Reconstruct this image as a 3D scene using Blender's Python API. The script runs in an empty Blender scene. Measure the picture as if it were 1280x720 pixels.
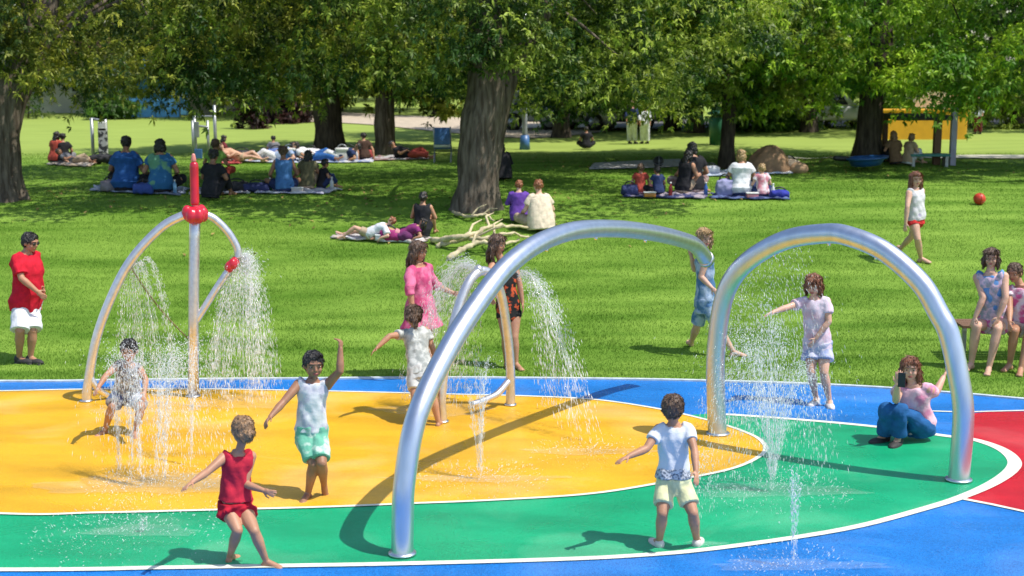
import bpy, math, random
import numpy as np
from mathutils import Vector, Matrix, noise as mnoise
random.seed(7); rng = np.random.default_rng(7)
S = bpy.context.scene; C = S.collection
R = math.radians

# ------------------------------------------------------------------ camera, sun, sky
CAM = np.array([0, 0, 3.7]); FPX = 1800.0; PITCH = math.atan(292/FPX)
cp, sp = math.cos(PITCH), math.sin(PITCH)
cd = bpy.data.cameras.new('camera'); cam = bpy.data.objects.new('camera', cd); C.objects.link(cam)
cam.location = CAM; cam.rotation_euler = (math.pi/2 - PITCH, 0, 0)
cd.sensor_width = 36; cd.lens = 36*FPX/1280; cd.clip_start = .1; cd.clip_end = 3000
cd.dof.use_dof = True; cd.dof.focus_distance = 13.5; cd.dof.aperture_fstop = 2.4
S.camera = cam
SUN_EL, SH = R(61), np.array([-.94, .342])            # shadow direction on the ground
sl = bpy.data.lights.new('sun', 'SUN'); so = bpy.data.objects.new('sun', sl); C.objects.link(so)
sl.energy = 3.9; sl.angle = R(.5); sl.color = (1, .95, .86)
dirv = Vector((SH[0]*math.cos(SUN_EL), SH[1]*math.cos(SUN_EL), -math.sin(SUN_EL)))
so.rotation_euler = dirv.to_track_quat('-Z', 'Y').to_euler(); so.location = (20, -10, 30)
w = bpy.data.worlds.new('World'); S.world = w; w.use_nodes = True
nt = w.node_tree; nt.nodes.clear()
sky = nt.nodes.new('ShaderNodeTexSky'); sky.sky_type = 'NISHITA'; sky.sun_disc = False
sky.sun_elevation = SUN_EL; sky.sun_rotation = math.atan2(-SH[0], -SH[1])
bg = nt.nodes.new('ShaderNodeBackground'); bg.inputs[1].default_value = .15
wo = nt.nodes.new('ShaderNodeOutputWorld'); nt.links.new(sky.outputs[0], bg.inputs[0]); nt.links.new(bg.outputs[0], wo.inputs[0])
S.view_settings.view_transform = 'Standard'; S.view_settings.look = 'None'; S.view_settings.exposure = .42; S.view_settings.gamma = 1
S.cycles.max_bounces = 6; S.cycles.diffuse_bounces = 3; S.cycles.transparent_max_bounces = 8; S.cycles.transmission_bounces = 4
try: S.cycles.use_denoising = True
except Exception: pass

# ------------------------------------------------------------------ ground shape and picture -> place
def G(x, y):
    t = np.clip((y - 16.6)/11.6, 0, 1); z = 1.0*t*t*(3 - 2*t)
    z = z + .03*np.sin(x*.55 + 1)*np.sin(y*.4)*np.clip((y - 18)/4, 0, 1)
    m = np.exp(-(((x - 9.0)/1.5)**2 + ((y - 36.0)/1.3)**2)); return z + .22*m
def ray(u, v):
    return np.array([u - 640, cp*FPX + sp*(360 - v), -sp*FPX + cp*(360 - v)])/FPX
def at(u, v, lift=0):
    d = ray(u, v); lo, hi = 2.0, 160.0; prev = lo
    for t in np.arange(4, 200, .25):
        p = CAM + d*t
        if p[2] < G(p[0], p[1]) + lift: lo, hi = prev, t; break
        prev = t
    for _ in range(40):
        m = (lo + hi)/2; p = CAM + d*m
        if p[2] < G(p[0], p[1]) + lift: hi = m
        else: lo = m
    return CAM + d*hi
def pt(u, v, y):
    d = ray(u, v); return CAM + d*(y/d[1])
def on_plane(u, v, P0, P1):                            # upright plane through two ground points
    n = np.array([-(P1[1] - P0[1]), P1[0] - P0[0], 0]); d = ray(u, v)
    return CAM + d*(np.dot(n, P0 - CAM)/np.dot(n, d))

# ------------------------------------------------------------------ materials
MAT = {}
def mat(name, col, rough=.6, metal=0, var=.12, scale=6, bump=.0, bscale=60, col2=None, stretch=(1, 1, 1), spec=.5,
        ramp=(.35, .65), trans=0, detail=4, island=0, alpha=1, coat=0):
    if name in MAT: return MAT[name]
    m = bpy.data.materials.new(name); m.use_nodes = True; n = m.node_tree; L = n.links.new
    b = n.nodes['Principled BSDF']; b.inputs['Roughness'].default_value = rough; b.inputs['Metallic'].default_value = metal
    b.inputs['Specular IOR Level'].default_value = spec; b.inputs['Coat Weight'].default_value = coat; b.inputs['Alpha'].default_value = alpha
    tc = n.nodes.new('ShaderNodeTexCoord'); mp = n.nodes.new('ShaderNodeMapping'); mp.inputs['Scale'].default_value = stretch
    L(tc.outputs['Object'], mp.inputs[0])
    nz = n.nodes.new('ShaderNodeTexNoise'); nz.inputs['Scale'].default_value = scale; nz.inputs['Detail'].default_value = detail
    L(mp.outputs[0], nz.inputs['Vector'])
    cr = n.nodes.new('ShaderNodeValToRGB'); cr.color_ramp.elements[0].position = ramp[0]; cr.color_ramp.elements[1].position = ramp[1]
    c0 = tuple(c*(1 - var) for c in col); c1 = tuple(min(1, c*(1 + var)) for c in col) if col2 is None else col2
    cr.color_ramp.elements[0].color = (*c0, 1); cr.color_ramp.elements[1].color = (*c1, 1)
    L(nz.outputs['Fac'], cr.inputs[0]); out = cr.outputs[0]
    if island:
        ge = n.nodes.new('ShaderNodeNewGeometry'); mr = n.nodes.new('ShaderNodeMapRange')
        mr.inputs['To Min'].default_value = 1 - island; mr.inputs['To Max'].default_value = 1 + island
        L(ge.outputs['Random Per Island'], mr.inputs['Value'])
        hs = n.nodes.new('ShaderNodeHueSaturation'); L(out, hs.inputs['Color']); L(mr.outputs[0], hs.inputs['Value']); out = hs.outputs[0]
    L(out, b.inputs['Base Color'])
    if bump:
        nb = n.nodes.new('ShaderNodeTexNoise'); nb.inputs['Scale'].default_value = bscale; nb.inputs['Detail'].default_value = 5
        L(mp.outputs[0], nb.inputs['Vector'])
        bp = n.nodes.new('ShaderNodeBump'); bp.inputs['Strength'].default_value = bump; bp.inputs['Distance'].default_value = .02
        L(nb.outputs['Fac'], bp.inputs['Height']); L(bp.outputs[0], b.inputs['Normal'])
    if trans:
        tr = n.nodes.new('ShaderNodeBsdfTranslucent'); L(out, tr.inputs[0]); mx = n.nodes.new('ShaderNodeMixShader'); mx.inputs[0].default_value = trans
        o = n.nodes['Material Output']; L(b.outputs[0], mx.inputs[1]); L(tr.outputs[0], mx.inputs[2]); L(mx.outputs[0], o.inputs[0])
    MAT[name] = m; return m

# ------------------------------------------------------------------ mesh building
class MB:
    def __init__(s): s.V = []; s.F = []; s.M = []; s.n = 0
    def add(s, V, F, mi=0):
        V = np.asarray(V, float).reshape(-1, 3); s.V.append(V)
        for f in F: s.F.append([i + s.n for i in f]); s.M.append(mi)
        s.n += len(V); return s
    def box(s, c, size, rz=0, mi=0, rx=0):
        v = np.array([[x, y, z] for x in (-.5, .5) for y in (-.5, .5) for z in (-.5, .5)])*np.array(size)
        M = np.array((Matrix.Rotation(rz, 3, 'Z') @ Matrix.Rotation(rx, 3, 'X'))); v = v @ M.T + np.array(c)
        return s.add(v, [(0, 1, 3, 2), (4, 6, 7, 5), (0, 4, 5, 1), (2, 3, 7, 6), (0, 2, 6, 4), (1, 5, 7, 3)], mi)
    def tube(s, path, rad, seg=12, cap='flat', mi=0, ref=None, flat=1.0):
        P = np.asarray(path, float); r = np.asarray(rad, float) if np.ndim(rad) else np.full(len(P), float(rad))
        if cap == 'round':
            t0 = P[0] - P[1]; t0 /= np.linalg.norm(t0) + 1e-9; t1 = P[-1] - P[-2]; t1 /= np.linalg.norm(t1) + 1e-9
            a = [R(75), R(50), R(25)]
            P = np.vstack([[P[0] + t0*r[0]*math.sin(q) for q in a], P, [P[-1] + t1*r[-1]*math.sin(q) for q in a[::-1]]])
            r = np.concatenate([[r[0]*math.cos(q) for q in a], r, [r[-1]*math.cos(q) for q in a[::-1]]])
        n = len(P); T = np.gradient(P, axis=0); T /= np.linalg.norm(T, axis=1)[:, None] + 1e-9
        u = np.array(ref, float) if ref is not None else (np.array([1, 0, 0]) if abs(T[0][0]) < .8 else np.array([0, 1, 0]))
        V = []; ang = np.linspace(0, 2*math.pi, seg, endpoint=False)
        for i in range(n):
            u = u - T[i]*np.dot(u, T[i]); u /= np.linalg.norm(u) + 1e-9; w_ = np.cross(T[i], u)
            V.append(P[i] + r[i]*(np.cos(ang)[:, None]*u + flat*np.sin(ang)[:, None]*w_))
        F = []
        for i in range(n - 1):
            for j in range(seg):
                k = (j + 1) % seg; F.append((i*seg + j, i*seg + k, (i + 1)*seg + k, (i + 1)*seg + j))
        F.append(tuple(range(seg))[::-1]); F.append(tuple((n - 1)*seg + j for j in range(seg)))
        return s.add(np.vstack(V), F, mi)
    def ell(s, c, r, M=None, seg=14, rings=9, mi=0):
        V = [[0, 0, -1]]; F = []
        for i in range(1, rings):
            a = -math.pi/2 + math.pi*i/rings
            for j in range(seg): b = 2*math.pi*j/seg; V.append([math.cos(a)*math.cos(b), math.cos(a)*math.sin(b), math.sin(a)])
        V.append([0, 0, 1]); N = len(V)
        for j in range(seg): F.append((0, 1 + (j + 1) % seg, 1 + j))
        for i in range(rings - 2):
            for j in range(seg):
                k = (j + 1) % seg; F.append((1 + i*seg + j, 1 + i*seg + k, 1 + (i + 1)*seg + k, 1 + (i + 1)*seg + j))
        o = 1 + (rings - 2)*seg
        for j in range(seg): F.append((N - 1, o + j, o + (j + 1) % seg))
        r = np.full(3, r, float) if np.ndim(r) == 0 else np.array(r, float)
        V = np.array(V)*r
        if M is not None: V = V @ np.array(M).T
        return s.add(V + np.array(c), F, mi)
    def rings(s, RV, mi=0):                            # loft of equally long rings, closed at both ends
        seg = len(RV[0]); F = []
        for i in range(len(RV) - 1):
            for j in range(seg):
                k = (j + 1) % seg; F.append((i*seg + j, i*seg + k, (i + 1)*seg + k, (i + 1)*seg + j))
        F.append(tuple(range(seg))[::-1]); F.append(tuple((len(RV) - 1)*seg + j for j in range(seg)))
        return s.add(np.vstack(RV), F, mi)
    def prism(s, poly, axis_m, t0, t1, mi=0):          # poly in 2-D, axis_m maps (a,b,t) to 3-D
        n = len(poly); V = [axis_m(a, b, t) for t in (t0, t1) for a, b in poly]
        F = [tuple(range(n))[::-1], tuple(range(n, 2*n))] + [(i, (i + 1) % n, n + (i + 1) % n, n + i) for i in range(n)]
        return s.add(V, F, mi)
    def mesh(s, name):
        me = bpy.data.meshes.new(name); me.from_pydata(np.vstack(s.V).tolist(), [], s.F); me.polygons.foreach_set('material_index', s.M)
        return me
    def build(s, name, mats, parent=None, smooth=True, bevel=0, voxel=0, sm=3, folds=0, ffreq=30):
        me = s.mesh(name)
        if voxel or bevel: me = refine(me, voxel, sm, bevel)
        if folds: fold(me, folds, ffreq)
        return link(name, me, mats, parent, smooth)
def refine(me, voxel=0, sm=3, bevel=0):
    o = bpy.data.objects.new('temp', me); C.objects.link(o)
    if voxel:
        m = o.modifiers.new('r', 'REMESH'); m.mode = 'VOXEL'; m.voxel_size = voxel; m.use_smooth_shade = True
        if sm: q = o.modifiers.new('s', 'SMOOTH'); q.iterations = sm; q.factor = .5
    if bevel: m = o.modifiers.new('b', 'BEVEL'); m.width = bevel; m.segments = 2; m.limit_method = 'ANGLE'
    dg = bpy.context.evaluated_depsgraph_get(); out = bpy.data.meshes.new_from_object(o.evaluated_get(dg))
    bpy.data.objects.remove(o); bpy.data.meshes.remove(me); return out
def fold(me, amp, f):
    n = len(me.vertices); v = np.empty(n*3); me.vertices.foreach_get('co', v); v = v.reshape(-1, 3)
    nn = np.empty(n*3); me.vertex_normals.foreach_get('vector', nn); nn = nn.reshape(-1, 3)
    c = v - v.mean(0); a = np.arctan2(c[:, 1], c[:, 0])
    h = np.sin(a*7 + 3*np.sin(c[:, 2]*f*.5)) * .5 + np.sin(c @ np.array([f*.8, f*.3, f*.9]) + 2*np.sin(c[:, 0]*f*.7))*.6 + .4*np.sin(c @ np.array([-f, f*.5, f*1.7]))
    v = v + nn*(h*amp)[:, None]; me.vertices.foreach_set('co', v.ravel()); me.update()
def link(name, me, mats, parent=None, smooth=True):
    o = bpy.data.objects.new(name, me); C.objects.link(o); me.name = name
    for m in (mats if isinstance(mats, (list, tuple)) else [mats]): me.materials.append(m)
    if smooth: me.polygons.foreach_set('use_smooth', [True]*len(me.polygons))
    return o
def tag(o, label, cat, group=None, kind=None):
    if label: o['label'] = label
    if cat: o['category'] = cat
    if group: o['group'] = group
    if kind: o['kind'] = kind
    return o
BASES = {}
def thing(name, label, cat, base, group=None):
    """an Empty at the thing's base; parts are built in world coordinates and parented to it"""
    o = bpy.data.objects.new(name, None); C.objects.link(o); o.location = base; o.empty_display_size = .2
    BASES[o.name] = Vector(base); return tag(o, label, cat, group)
def part(mb, name, mats, root, **k):
    o = mb.build(name, mats, None, **k); o.parent = root
    r = root
    while r.parent is not None: r = r.parent
    o.matrix_parent_inverse = Matrix.Translation(-BASES.get(r.name, Vector((0, 0, 0)))) if root.parent is None else Matrix.Identity(4)
    return o
def big(name, V, F, k):                                # fast mesh from arrays, all faces k-sided
    me = bpy.data.meshes.new(name); me.vertices.add(len(V)); me.vertices.foreach_set('co', np.asarray(V, np.float32).ravel())
    F = np.asarray(F, np.int32); me.loops.add(F.size); me.loops.foreach_set('vertex_index', F.ravel())
    me.polygons.add(len(F)); me.polygons.foreach_set('loop_start', np.arange(0, F.size, k, dtype=np.int32))
    me.update(calc_edges=True); me.validate(); return me
def spline(P, n=12, closed=False):
    P = np.asarray(P, float); m = len(P); out = []
    for i in range(m if closed else m - 1):
        if closed: a, b, c, d = P[i-1], P[i], P[(i+1) % m], P[(i+2) % m]
        else: a, b, c, d = P[max(i-1, 0)], P[i], P[i+1], P[min(i+2, m-1)]
        for t in np.linspace(0, 1, n, endpoint=False):
            out.append(.5*((2*b) + (-a + c)*t + (2*a - 5*b + 4*c - d)*t*t + (-a + 3*b - 3*c + d)*t**3))
    if not closed: out.append(P[-1])
    return np.array(out)

# ------------------------------------------------------------------ ground, pad, paths
M_LAWN = mat('lawn', (.10, .21, .02), .9, scale=.9, col2=(.205, .33, .05), ramp=(.36, .68), detail=8, stretch=(.45, 1.9, 1), bump=.3, bscale=55, spec=.1)
def yellowed(m):                                             # the far lawn turns a paler yellow-green, in uneven patches
    n = m.node_tree; L = n.links.new; b = n.nodes['Principled BSDF']; tc = n.nodes.new('ShaderNodeTexCoord'); sx = n.nodes.new('ShaderNodeSeparateXYZ'); L(tc.outputs['Object'], sx.inputs[0])
    nz = n.nodes.new('ShaderNodeTexNoise'); nz.inputs['Scale'].default_value = .25; nz.inputs['Detail'].default_value = 6; L(tc.outputs['Object'], nz.inputs[0])
    ad = n.nodes.new('ShaderNodeMath'); ad.operation = 'MULTIPLY_ADD'; L(nz.outputs[0], ad.inputs[0]); ad.inputs[1].default_value = 9; L(sx.outputs[1], ad.inputs[2])
    mr = n.nodes.new('ShaderNodeMapRange'); mr.inputs[1].default_value = 39.5; mr.inputs[2].default_value = 46; mr.inputs[4].default_value = .55; L(ad.outputs[0], mr.inputs[0])
    mx = n.nodes.new('ShaderNodeMix'); mx.data_type = 'RGBA'; L(mr.outputs[0], mx.inputs[0]); src = b.inputs['Base Color'].links[0].from_socket; L(src, mx.inputs[6]); mx.inputs[7].default_value = (.37, .43, .11, 1); L(mx.outputs[2], b.inputs['Base Color'])
yellowed(M_LAWN)
xs = np.concatenate([np.linspace(-260, -30, 18), np.linspace(-28, 28, 113), np.linspace(30, 260, 18)])
ys = np.concatenate([np.linspace(-60, 12, 10), np.linspace(13, 45, 97), np.linspace(46, 100, 40), np.linspace(105, 420, 12)])
gx, gy = np.meshgrid(xs, ys); gv = np.stack([gx, gy, G(gx, gy)], -1).reshape(-1, 3); nx = len(xs)
ii = np.arange(len(ys) - 1)[:, None]*nx + np.arange(nx - 1)[None]; gf = np.stack([ii, ii + 1, ii + nx + 1, ii + nx], -1).reshape(-1, 4)
go = link('lawn_ground', big('lawn_ground', gv, gf, 4), M_LAWN); tag(go, None, None, kind='structure')

def rubber(name, c, c2):
    return mat(name, c, .42, scale=110, col2=c2, ramp=(.32, .70), bump=.4, bscale=140, detail=3, spec=.35)
def pad_mat(name, c, c2, yellowed):
    m = rubber(name, c, c2); n = m.node_tree; L = n.links.new; b = n.nodes['Principled BSDF']
    # real stains: limescale left by the sprays, and gloss that changes with how wet the rubber is
    tc = n.nodes.new('ShaderNodeTexCoord'); nz = n.nodes.new('ShaderNodeTexNoise'); nz.inputs['Scale'].default_value = .8; nz.inputs['Detail'].default_value = 7
    nz.inputs['Distortion'].default_value = .6; L(tc.outputs['Object'], nz.inputs[0])
    mr = n.nodes.new('ShaderNodeMapRange'); mr.inputs[1].default_value = .52; mr.inputs[2].default_value = .8; mr.inputs[3].default_value = 0; mr.inputs[4].default_value = yellowed
    L(nz.outputs[0], mr.inputs[0]); mx = n.nodes.new('ShaderNodeMix'); mx.data_type = 'RGBA'; L(mr.outputs[0], mx.inputs[0])
    src = b.inputs['Base Color'].links[0].from_socket; L(src, mx.inputs[6]); mx.inputs[7].default_value = (.75, .72, .62, 1); L(mx.outputs[2], b.inputs['Base Color'])
    n2 = n.nodes.new('ShaderNodeTexNoise'); n2.inputs['Scale'].default_value = 1.7; n2.inputs['Detail'].default_value = 8; mp2 = n.nodes.new('ShaderNodeMapping'); mp2.inputs['Scale'].default_value = (.45, 1.3, 1); L(tc.outputs['Object'], mp2.inputs[0]); L(mp2.outputs[0], n2.inputs[0])
    m3 = n.nodes.new('ShaderNodeMapRange'); m3.inputs[1].default_value = .4; m3.inputs[2].default_value = .68; m3.inputs[3].default_value = 1.06; m3.inputs[4].default_value = .8; L(n2.outputs[0], m3.inputs[0])
    hv = n.nodes.new('ShaderNodeHueSaturation'); L(m3.outputs[0], hv.inputs['Value']); L(mx.outputs[2], hv.inputs['Color']); L(hv.outputs[0], b.inputs['Base Color'])
    m2 = n.nodes.new('ShaderNodeMapRange'); m2.inputs[1].default_value = .38; m2.inputs[2].default_value = .6; m2.inputs[3].default_value = .22; m2.inputs[4].default_value = .55
    L(nz.outputs[0], m2.inputs[0]); L(m2.outputs[0], b.inputs['Roughness']); return m
M_BLUE = pad_mat('blue_rubber', (.004, .10, .40), (.022, .27, .76), .08); M_YEL = pad_mat('yellow_rubber', (.66, .34, .008), (.90, .50, .028), .2)
M_GRN = pad_mat('green_rubber', (.003, .29, .12), (.012, .44, .205), .14); M_RED = pad_mat('red_rubber', (.46, .004, .012), (.64, .012, .03), .1)
M_LINE = mat('cream_line_paint', (.70, .71, .60), .55, scale=9, var=.1, bump=.2, bscale=300)
def gp(u, v): p = at(u, v); return p[:2]
def sheet(name, poly, z, m):
    mb = MB(); n = len(poly); V = [(x, y, z) for x, y in poly]; mb.add(V, [tuple(range(n))])
    a = sum(poly[i][0]*poly[(i+1) % n][1] - poly[(i+1) % n][0]*poly[i][1] for i in range(n))
    if a < 0: mb.F = [f[::-1] for f in mb.F]
    me = mb.mesh(name); o = link(name, me, m, smooth=False); tag(o, None, None, kind='structure'); return o
def strip(path, wd):
    P = np.asarray(path); T = np.gradient(P, axis=0); T /= np.linalg.norm(T, axis=1)[:, None]; N = np.stack([-T[:, 1], T[:, 0]], 1)
    wd = np.full(len(P), wd) if np.ndim(wd) == 0 else wd
    return P + N*wd[:, None]/2, P - N*wd[:, None]/2
def line(name, path, wd, z, m=None, th=0):
    A, B = strip(path, wd); mb = MB(); n = len(A)
    V = [(x, y, z) for x, y in A] + [(x, y, z) for x, y in B]; F = [(i, n + i, n + i + 1, i + 1) for i in range(n - 1)]
    if th:
        V += [(x, y, z - th) for x, y in A] + [(x, y, z - th) for x, y in B]
        F += [(i, i + 1, 2*n + i + 1, 2*n + i) for i in range(n - 1)] + [(n + i + 1, n + i, 3*n + i, 3*n + i + 1) for i in range(n - 1)]
    mb.add(V, F); o = link(name, mb.mesh(name), m or M_LINE, smooth=False); tag(o, None, None, kind='structure'); return o
back = [gp(u, v) for u, v in [(0, 478.5), (120, 477.5), (250, 476), (400, 475), (560, 474), (700, 475), (820, 476.5), (900, 478.5), (1000, 481.5), (1100, 486.5), (1200, 494), (1280, 501)]]
back = [(-26, back[0][1] - .05), (-12, back[0][1])] + back + [(8.5, 13.9), (14, 10), (20, 3)]
bk = spline(back, 8)
sheet('blue_pad', list(map(tuple, bk)) + [(20, -12), (-26, -12)], .012, M_BLUE)
line('pad_edging', bk, .055, .03, mat('edging_concrete', (.50, .56, .58), .8, var=.15, scale=12), .03)
gout = [gp(u, v) for u, v in [(0, 715), (200, 712.5), (360, 710), (500, 707.5), (700, 702), (800, 697), (880, 690), (991, 675), (1075, 660), (1150, 640), (1200, 624.5), (1240, 607), (1264, 590),
        (1267, 577), (1250, 563), (1218, 552), (1181, 547), (1130, 540), (1070, 533), (991, 526), (930, 521.5), (885, 519)]]
gout = [(-8, gout[0][1] + .02)] + gout
gs = spline(gout, 8); gs_in = list(map(tuple, gs)) + [gp(700, 530), (-8, 14)]
sheet('green_ring', gs_in, .016, M_GRN)
n = len(gs); tt = np.arange(n)/n; line('cream_outer_line', gs, .075 + .05*np.exp(-((tt - .62)/.12)**2), .0205)
yl = [gp(u, v) for u, v in [(0, 645), (120, 644), (250, 641), (400, 637), (500, 633), (620, 628), (740, 620), (840, 604), (910, 590), (945, 576), (957, 563), (945, 549), (910, 535), (870, 524),
        (820, 513), (745, 502), (660, 497.5), (560, 495), (400, 491), (240, 488.5), (100, 489), (0, 491)]]
yl = [(-7.5, 12.2), (-6.3, 11.62)] + yl + [(-6.3, 15.55), (-7.6, 14.8), (-8.1, 13.4)]
ysx = spline(yl, 8, True); sheet('yellow_circle', list(map(tuple, ysx)), .020, M_YEL)
line('cream_inner_line', np.vstack([ysx, ysx[:1]]), .045, .0245)
rd = [gp(1203, 519), gp(1240, 516.5), gp(1280, 516), (9.5, 14.9), (9.5, 10.2), gp(1280, 642), gp(1240, 634), gp(1200, 626), gp(1216, 600), gp(1212, 560)]
sheet('red_sector', rd, .0145, M_RED)
line('cream_sector_line_front', [gp(1201, 625.5), gp(1240, 633), gp(1281, 642), (9.5, 10.1)], .05, .0190)
line('cream_sector_line_back', [gp(1165, 515.8), gp(1203, 517), gp(1281, 515), (9.5, 14.95)], .04, .0192)

M_SAND = mat('sandy_path', (.48, .40, .30), .95, scale=3, var=.15, bump=.3, bscale=40); M_CONC = mat('pale_concrete', (.50, .49, .49), .85, scale=4, var=.1, bump=.2)
def draped(name, px, m, lift=.03, step=6):
    """a path laid on the ground: its two long edges are given as picture points"""
    up, lo = px; A = np.array([at(*p) for p in up]); B = np.array([at(*p) for p in lo]); A = spline(A, step); B = spline(B, step)
    n = min(len(A), len(B)); A, B = A[:n], B[:n]; V = []; k = 5
    for i in range(n):
        for j in range(k): p = A[i] + (B[i] - A[i])*j/(k - 1); V.append((p[0], p[1], G(p[0], p[1]) + lift))
    F = [(i*k + j, i*k + j + 1, (i + 1)*k + j + 1, (i + 1)*k + j) for i in range(n - 1) for j in range(k - 1)]
    mb = MB().add(V, F); o = link(name, mb.mesh(name), m); tag(o, None, None, kind='structure'); return o
draped('sandy_path', ([(352, 147), (420, 141), (500, 145), (600, 149), (680, 152), (760, 156)], [(352, 152), (420, 154), (500, 160), (600, 170), (680, 173), (760, 165)]), M_SAND)
draped('far_road', ([(760, 152), (860, 150), (980, 148), (1100, 148), (1290, 147)], [(760, 163), (860, 161), (980, 160), (1100, 158), (1290, 156)]), mat('asphalt', (.13, .125, .12), .9, bump=.2))
draped('paved_strip', ([(742, 205), (780, 203), (820, 201), (850, 200)], [(736, 213), (775, 212), (815, 211), (856, 209)]), M_CONC)
draped('narrow_path', ([(985, 196.5), (1080, 196), (1180, 195.5), (1300, 195)], [(985, 198.5), (1080, 198.5), (1180, 199), (1300, 199.5)]), mat('light_gravel', (.52, .50, .40), .95, var=.15))

# grass blades (uncountable: one object)
def inpad(x, y):
    yb = np.interp(x, bk[:, 0], bk[:, 1]); return y < yb + .05
M_GRASS = mat('grass_blades', (.115, .25, .024), .7, scale=.9, col2=(.25, .40, .06), ramp=(.32, .74), detail=5, stretch=(.45, 1.9, 1), island=.13, trans=.28, spec=.15)
yellowed(M_GRASS)
def blades(N, y0, y1, hgt, wd, pw):
    y = y0 + (y1 - y0)*rng.random(N)**pw; x = (rng.random(N)*2 - 1)*(y*.375 + .4); k = ~inpad(x, y); x, y = x[k], y[k]; N = len(x)
    cl = np.sin(x*2.3 + np.sin(y*1.7)*2)*np.sin(y*3.1 + np.sin(x)*1.5)*.5 + .5
    h = hgt*(.5 + .8*rng.random(N))*(.7 + .6*cl); a = rng.random(N)*6.283; le = rng.random(N)*.9; b = rng.random(N)*6.283; z = G(x, y) - .004
    dx, dy = np.cos(a)*wd/2, np.sin(a)*wd/2
    V = np.stack([np.stack([x - dx, y - dy, z], 1), np.stack([x + dx, y + dy, z], 1), np.stack([x + np.cos(b)*h*le, y + np.sin(b)*h*le, z + h], 1)], 1)
    return V.reshape(-1, 3)
gvv = np.vstack([blades(330000, 14.8, 25, .030, .009, 1.1), blades(120000, 25, 40, .03, .016, 1.0)])
o = link('grass', big('grass', gvv, np.arange(len(gvv)).reshape(-1, 3), 3), M_GRASS, smooth=False); tag(o, 'short mown green grass covering the park lawn', 'grass', kind='stuff')

# ------------------------------------------------------------------ trees
M_BARK = mat('bark', (.085, .065, .048), .95, scale=5, col2=(.19, .155, .12), stretch=(3, 3, .5), bump=1.0, bscale=9, spec=.1)
M_BARKD = mat('dark_bark', (.045, .036, .028), .95, scale=5, col2=(.10, .08, .06), stretch=(3, 3, .5), bump=1.0, bscale=9, spec=.1)
def leafm(name, a, b): return mat(name, a, .5, scale=.8, col2=b, ramp=(.43, .62), detail=5, island=.4, trans=.38, spec=.35)
L_OLIVE = leafm('olive_leaves', (.05, .10, .014), (.40, .42, .05)); L_MID = leafm('mid_leaves', (.045, .11, .015), (.35, .44, .048))  # colour range widened to paint dark gaps and sunlit clumps into the foliage
L_BRIGHT = leafm('bright_leaves', (.10, .25, .014), (.42, .60, .04)); L_DARK = leafm('dark_leaves', (.045, .10, .014), (.16, .23, .03))
L_BUSH = leafm('bush_leaves', (.05, .13, .015), (.13, .26, .03)); L_PURP = leafm('purple_leaves', (.03, .014, .012), (.085, .035, .028))
def leaves(P, D, N, Ln, Wd):
    """long drooping leaves: base P, direction D, face normal N, as two quads folded at the middle"""
    Sd = np.cross(D, N); Sd /= np.linalg.norm(Sd, axis=1)[:, None] + 1e-9; Ln = Ln[:, None]; Wd = Wd[:, None]
    dr = np.array([0, 0, -1.0]); m = P + D*Ln*.5 + dr*Ln*.04; t = P + D*Ln*.95 + dr*Ln*.28
    V = np.stack([P, m - Sd*Wd, t, m + Sd*Wd], 1).reshape(-1, 3); return V
def crown_mesh(name, c, Rx, Ry, z0, z1, nclump, ros, per, ln, seed, cr=.55, hole=.12, skirt=1.0, inner=.3, more=()):
    """leaf rosettes on drooping branch tufts, spread through a domed crown from skirt height z0 to top z1"""
    g = np.random.default_rng(seed); H = z1 - z0
    h = g.random(nclump)**1.45; th = g.random(nclump)*2*math.pi
    prof = np.sqrt(np.clip(1 - (np.clip(h - .22, 0, 1)/.80)**2, .02, 1))*(1 - .16*np.clip(.22 - h, 0, 1)/.22)
    lob = 1 + .16*np.sin(th*3 + seed) + .10*np.sin(th*7 + seed*2 + h*5) + .12*np.sin(h*11 + th*2)
    rr = np.where(g.random(nclump) < inner, .35 + .5*g.random(nclump), .88 + .16*g.random(nclump))*prof*lob
    zz = z0 + H*h + .35*np.sin(th*5 + seed)*(h < .25) + g.normal(0, .18, nclump)
    cc = np.stack([c[0] + Rx*rr*np.cos(th), c[1] + Ry*rr*np.sin(th), zz], 1)
    keep = np.sin(cc[:, 0]*1.1 + seed)*np.sin(cc[:, 1]*1.3)*np.sin(cc[:, 2]*1.6 + seed) < 1 - hole*3.2
    cc = cc[keep]
    if len(more): cc = np.vstack([cc, np.array(more)])
    n = len(cc); size = cr*(.6 + .75*g.random(n))
    # rosette centres sit on the upper and outer face of each tuft
    q = g.normal(0, 1, (n, ros, 3)); q[..., 2] = np.abs(q[..., 2])*.95 - .28; q /= np.linalg.norm(q, axis=2)[..., None]
    q *= (.55 + .5*g.random((n, ros)))[..., None]
    P = cc[:, None] + q*size[:, None, None]*np.array([1, 1, .60]); P[..., 2] -= (np.linalg.norm(q[..., :2], axis=2)**2)*size[:, None]*.38
    O = q/np.linalg.norm(q, axis=2)[..., None]
    P = np.repeat(P.reshape(-1, 3), per, 0); O = np.repeat(O.reshape(-1, 3), per, 0); k = len(P)
    D = O*.55 + g.normal(0, .75, (k, 3)) + np.array([0, 0, -.25]); D /= np.linalg.norm(D, axis=1)[:, None]
    N = O*.8 + np.array([0, -.12, .6]) + g.normal(0, .22, (k, 3)); N -= D*np.sum(N*D, 1)[:, None]
    V = leaves(P, D, N, ln*(.65 + .7*g.random(k)), ln*.17*(.8 + .5*g.random(k)))
    return big(name, V, np.arange(len(V)).reshape(-1, 4), 4), cc
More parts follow.
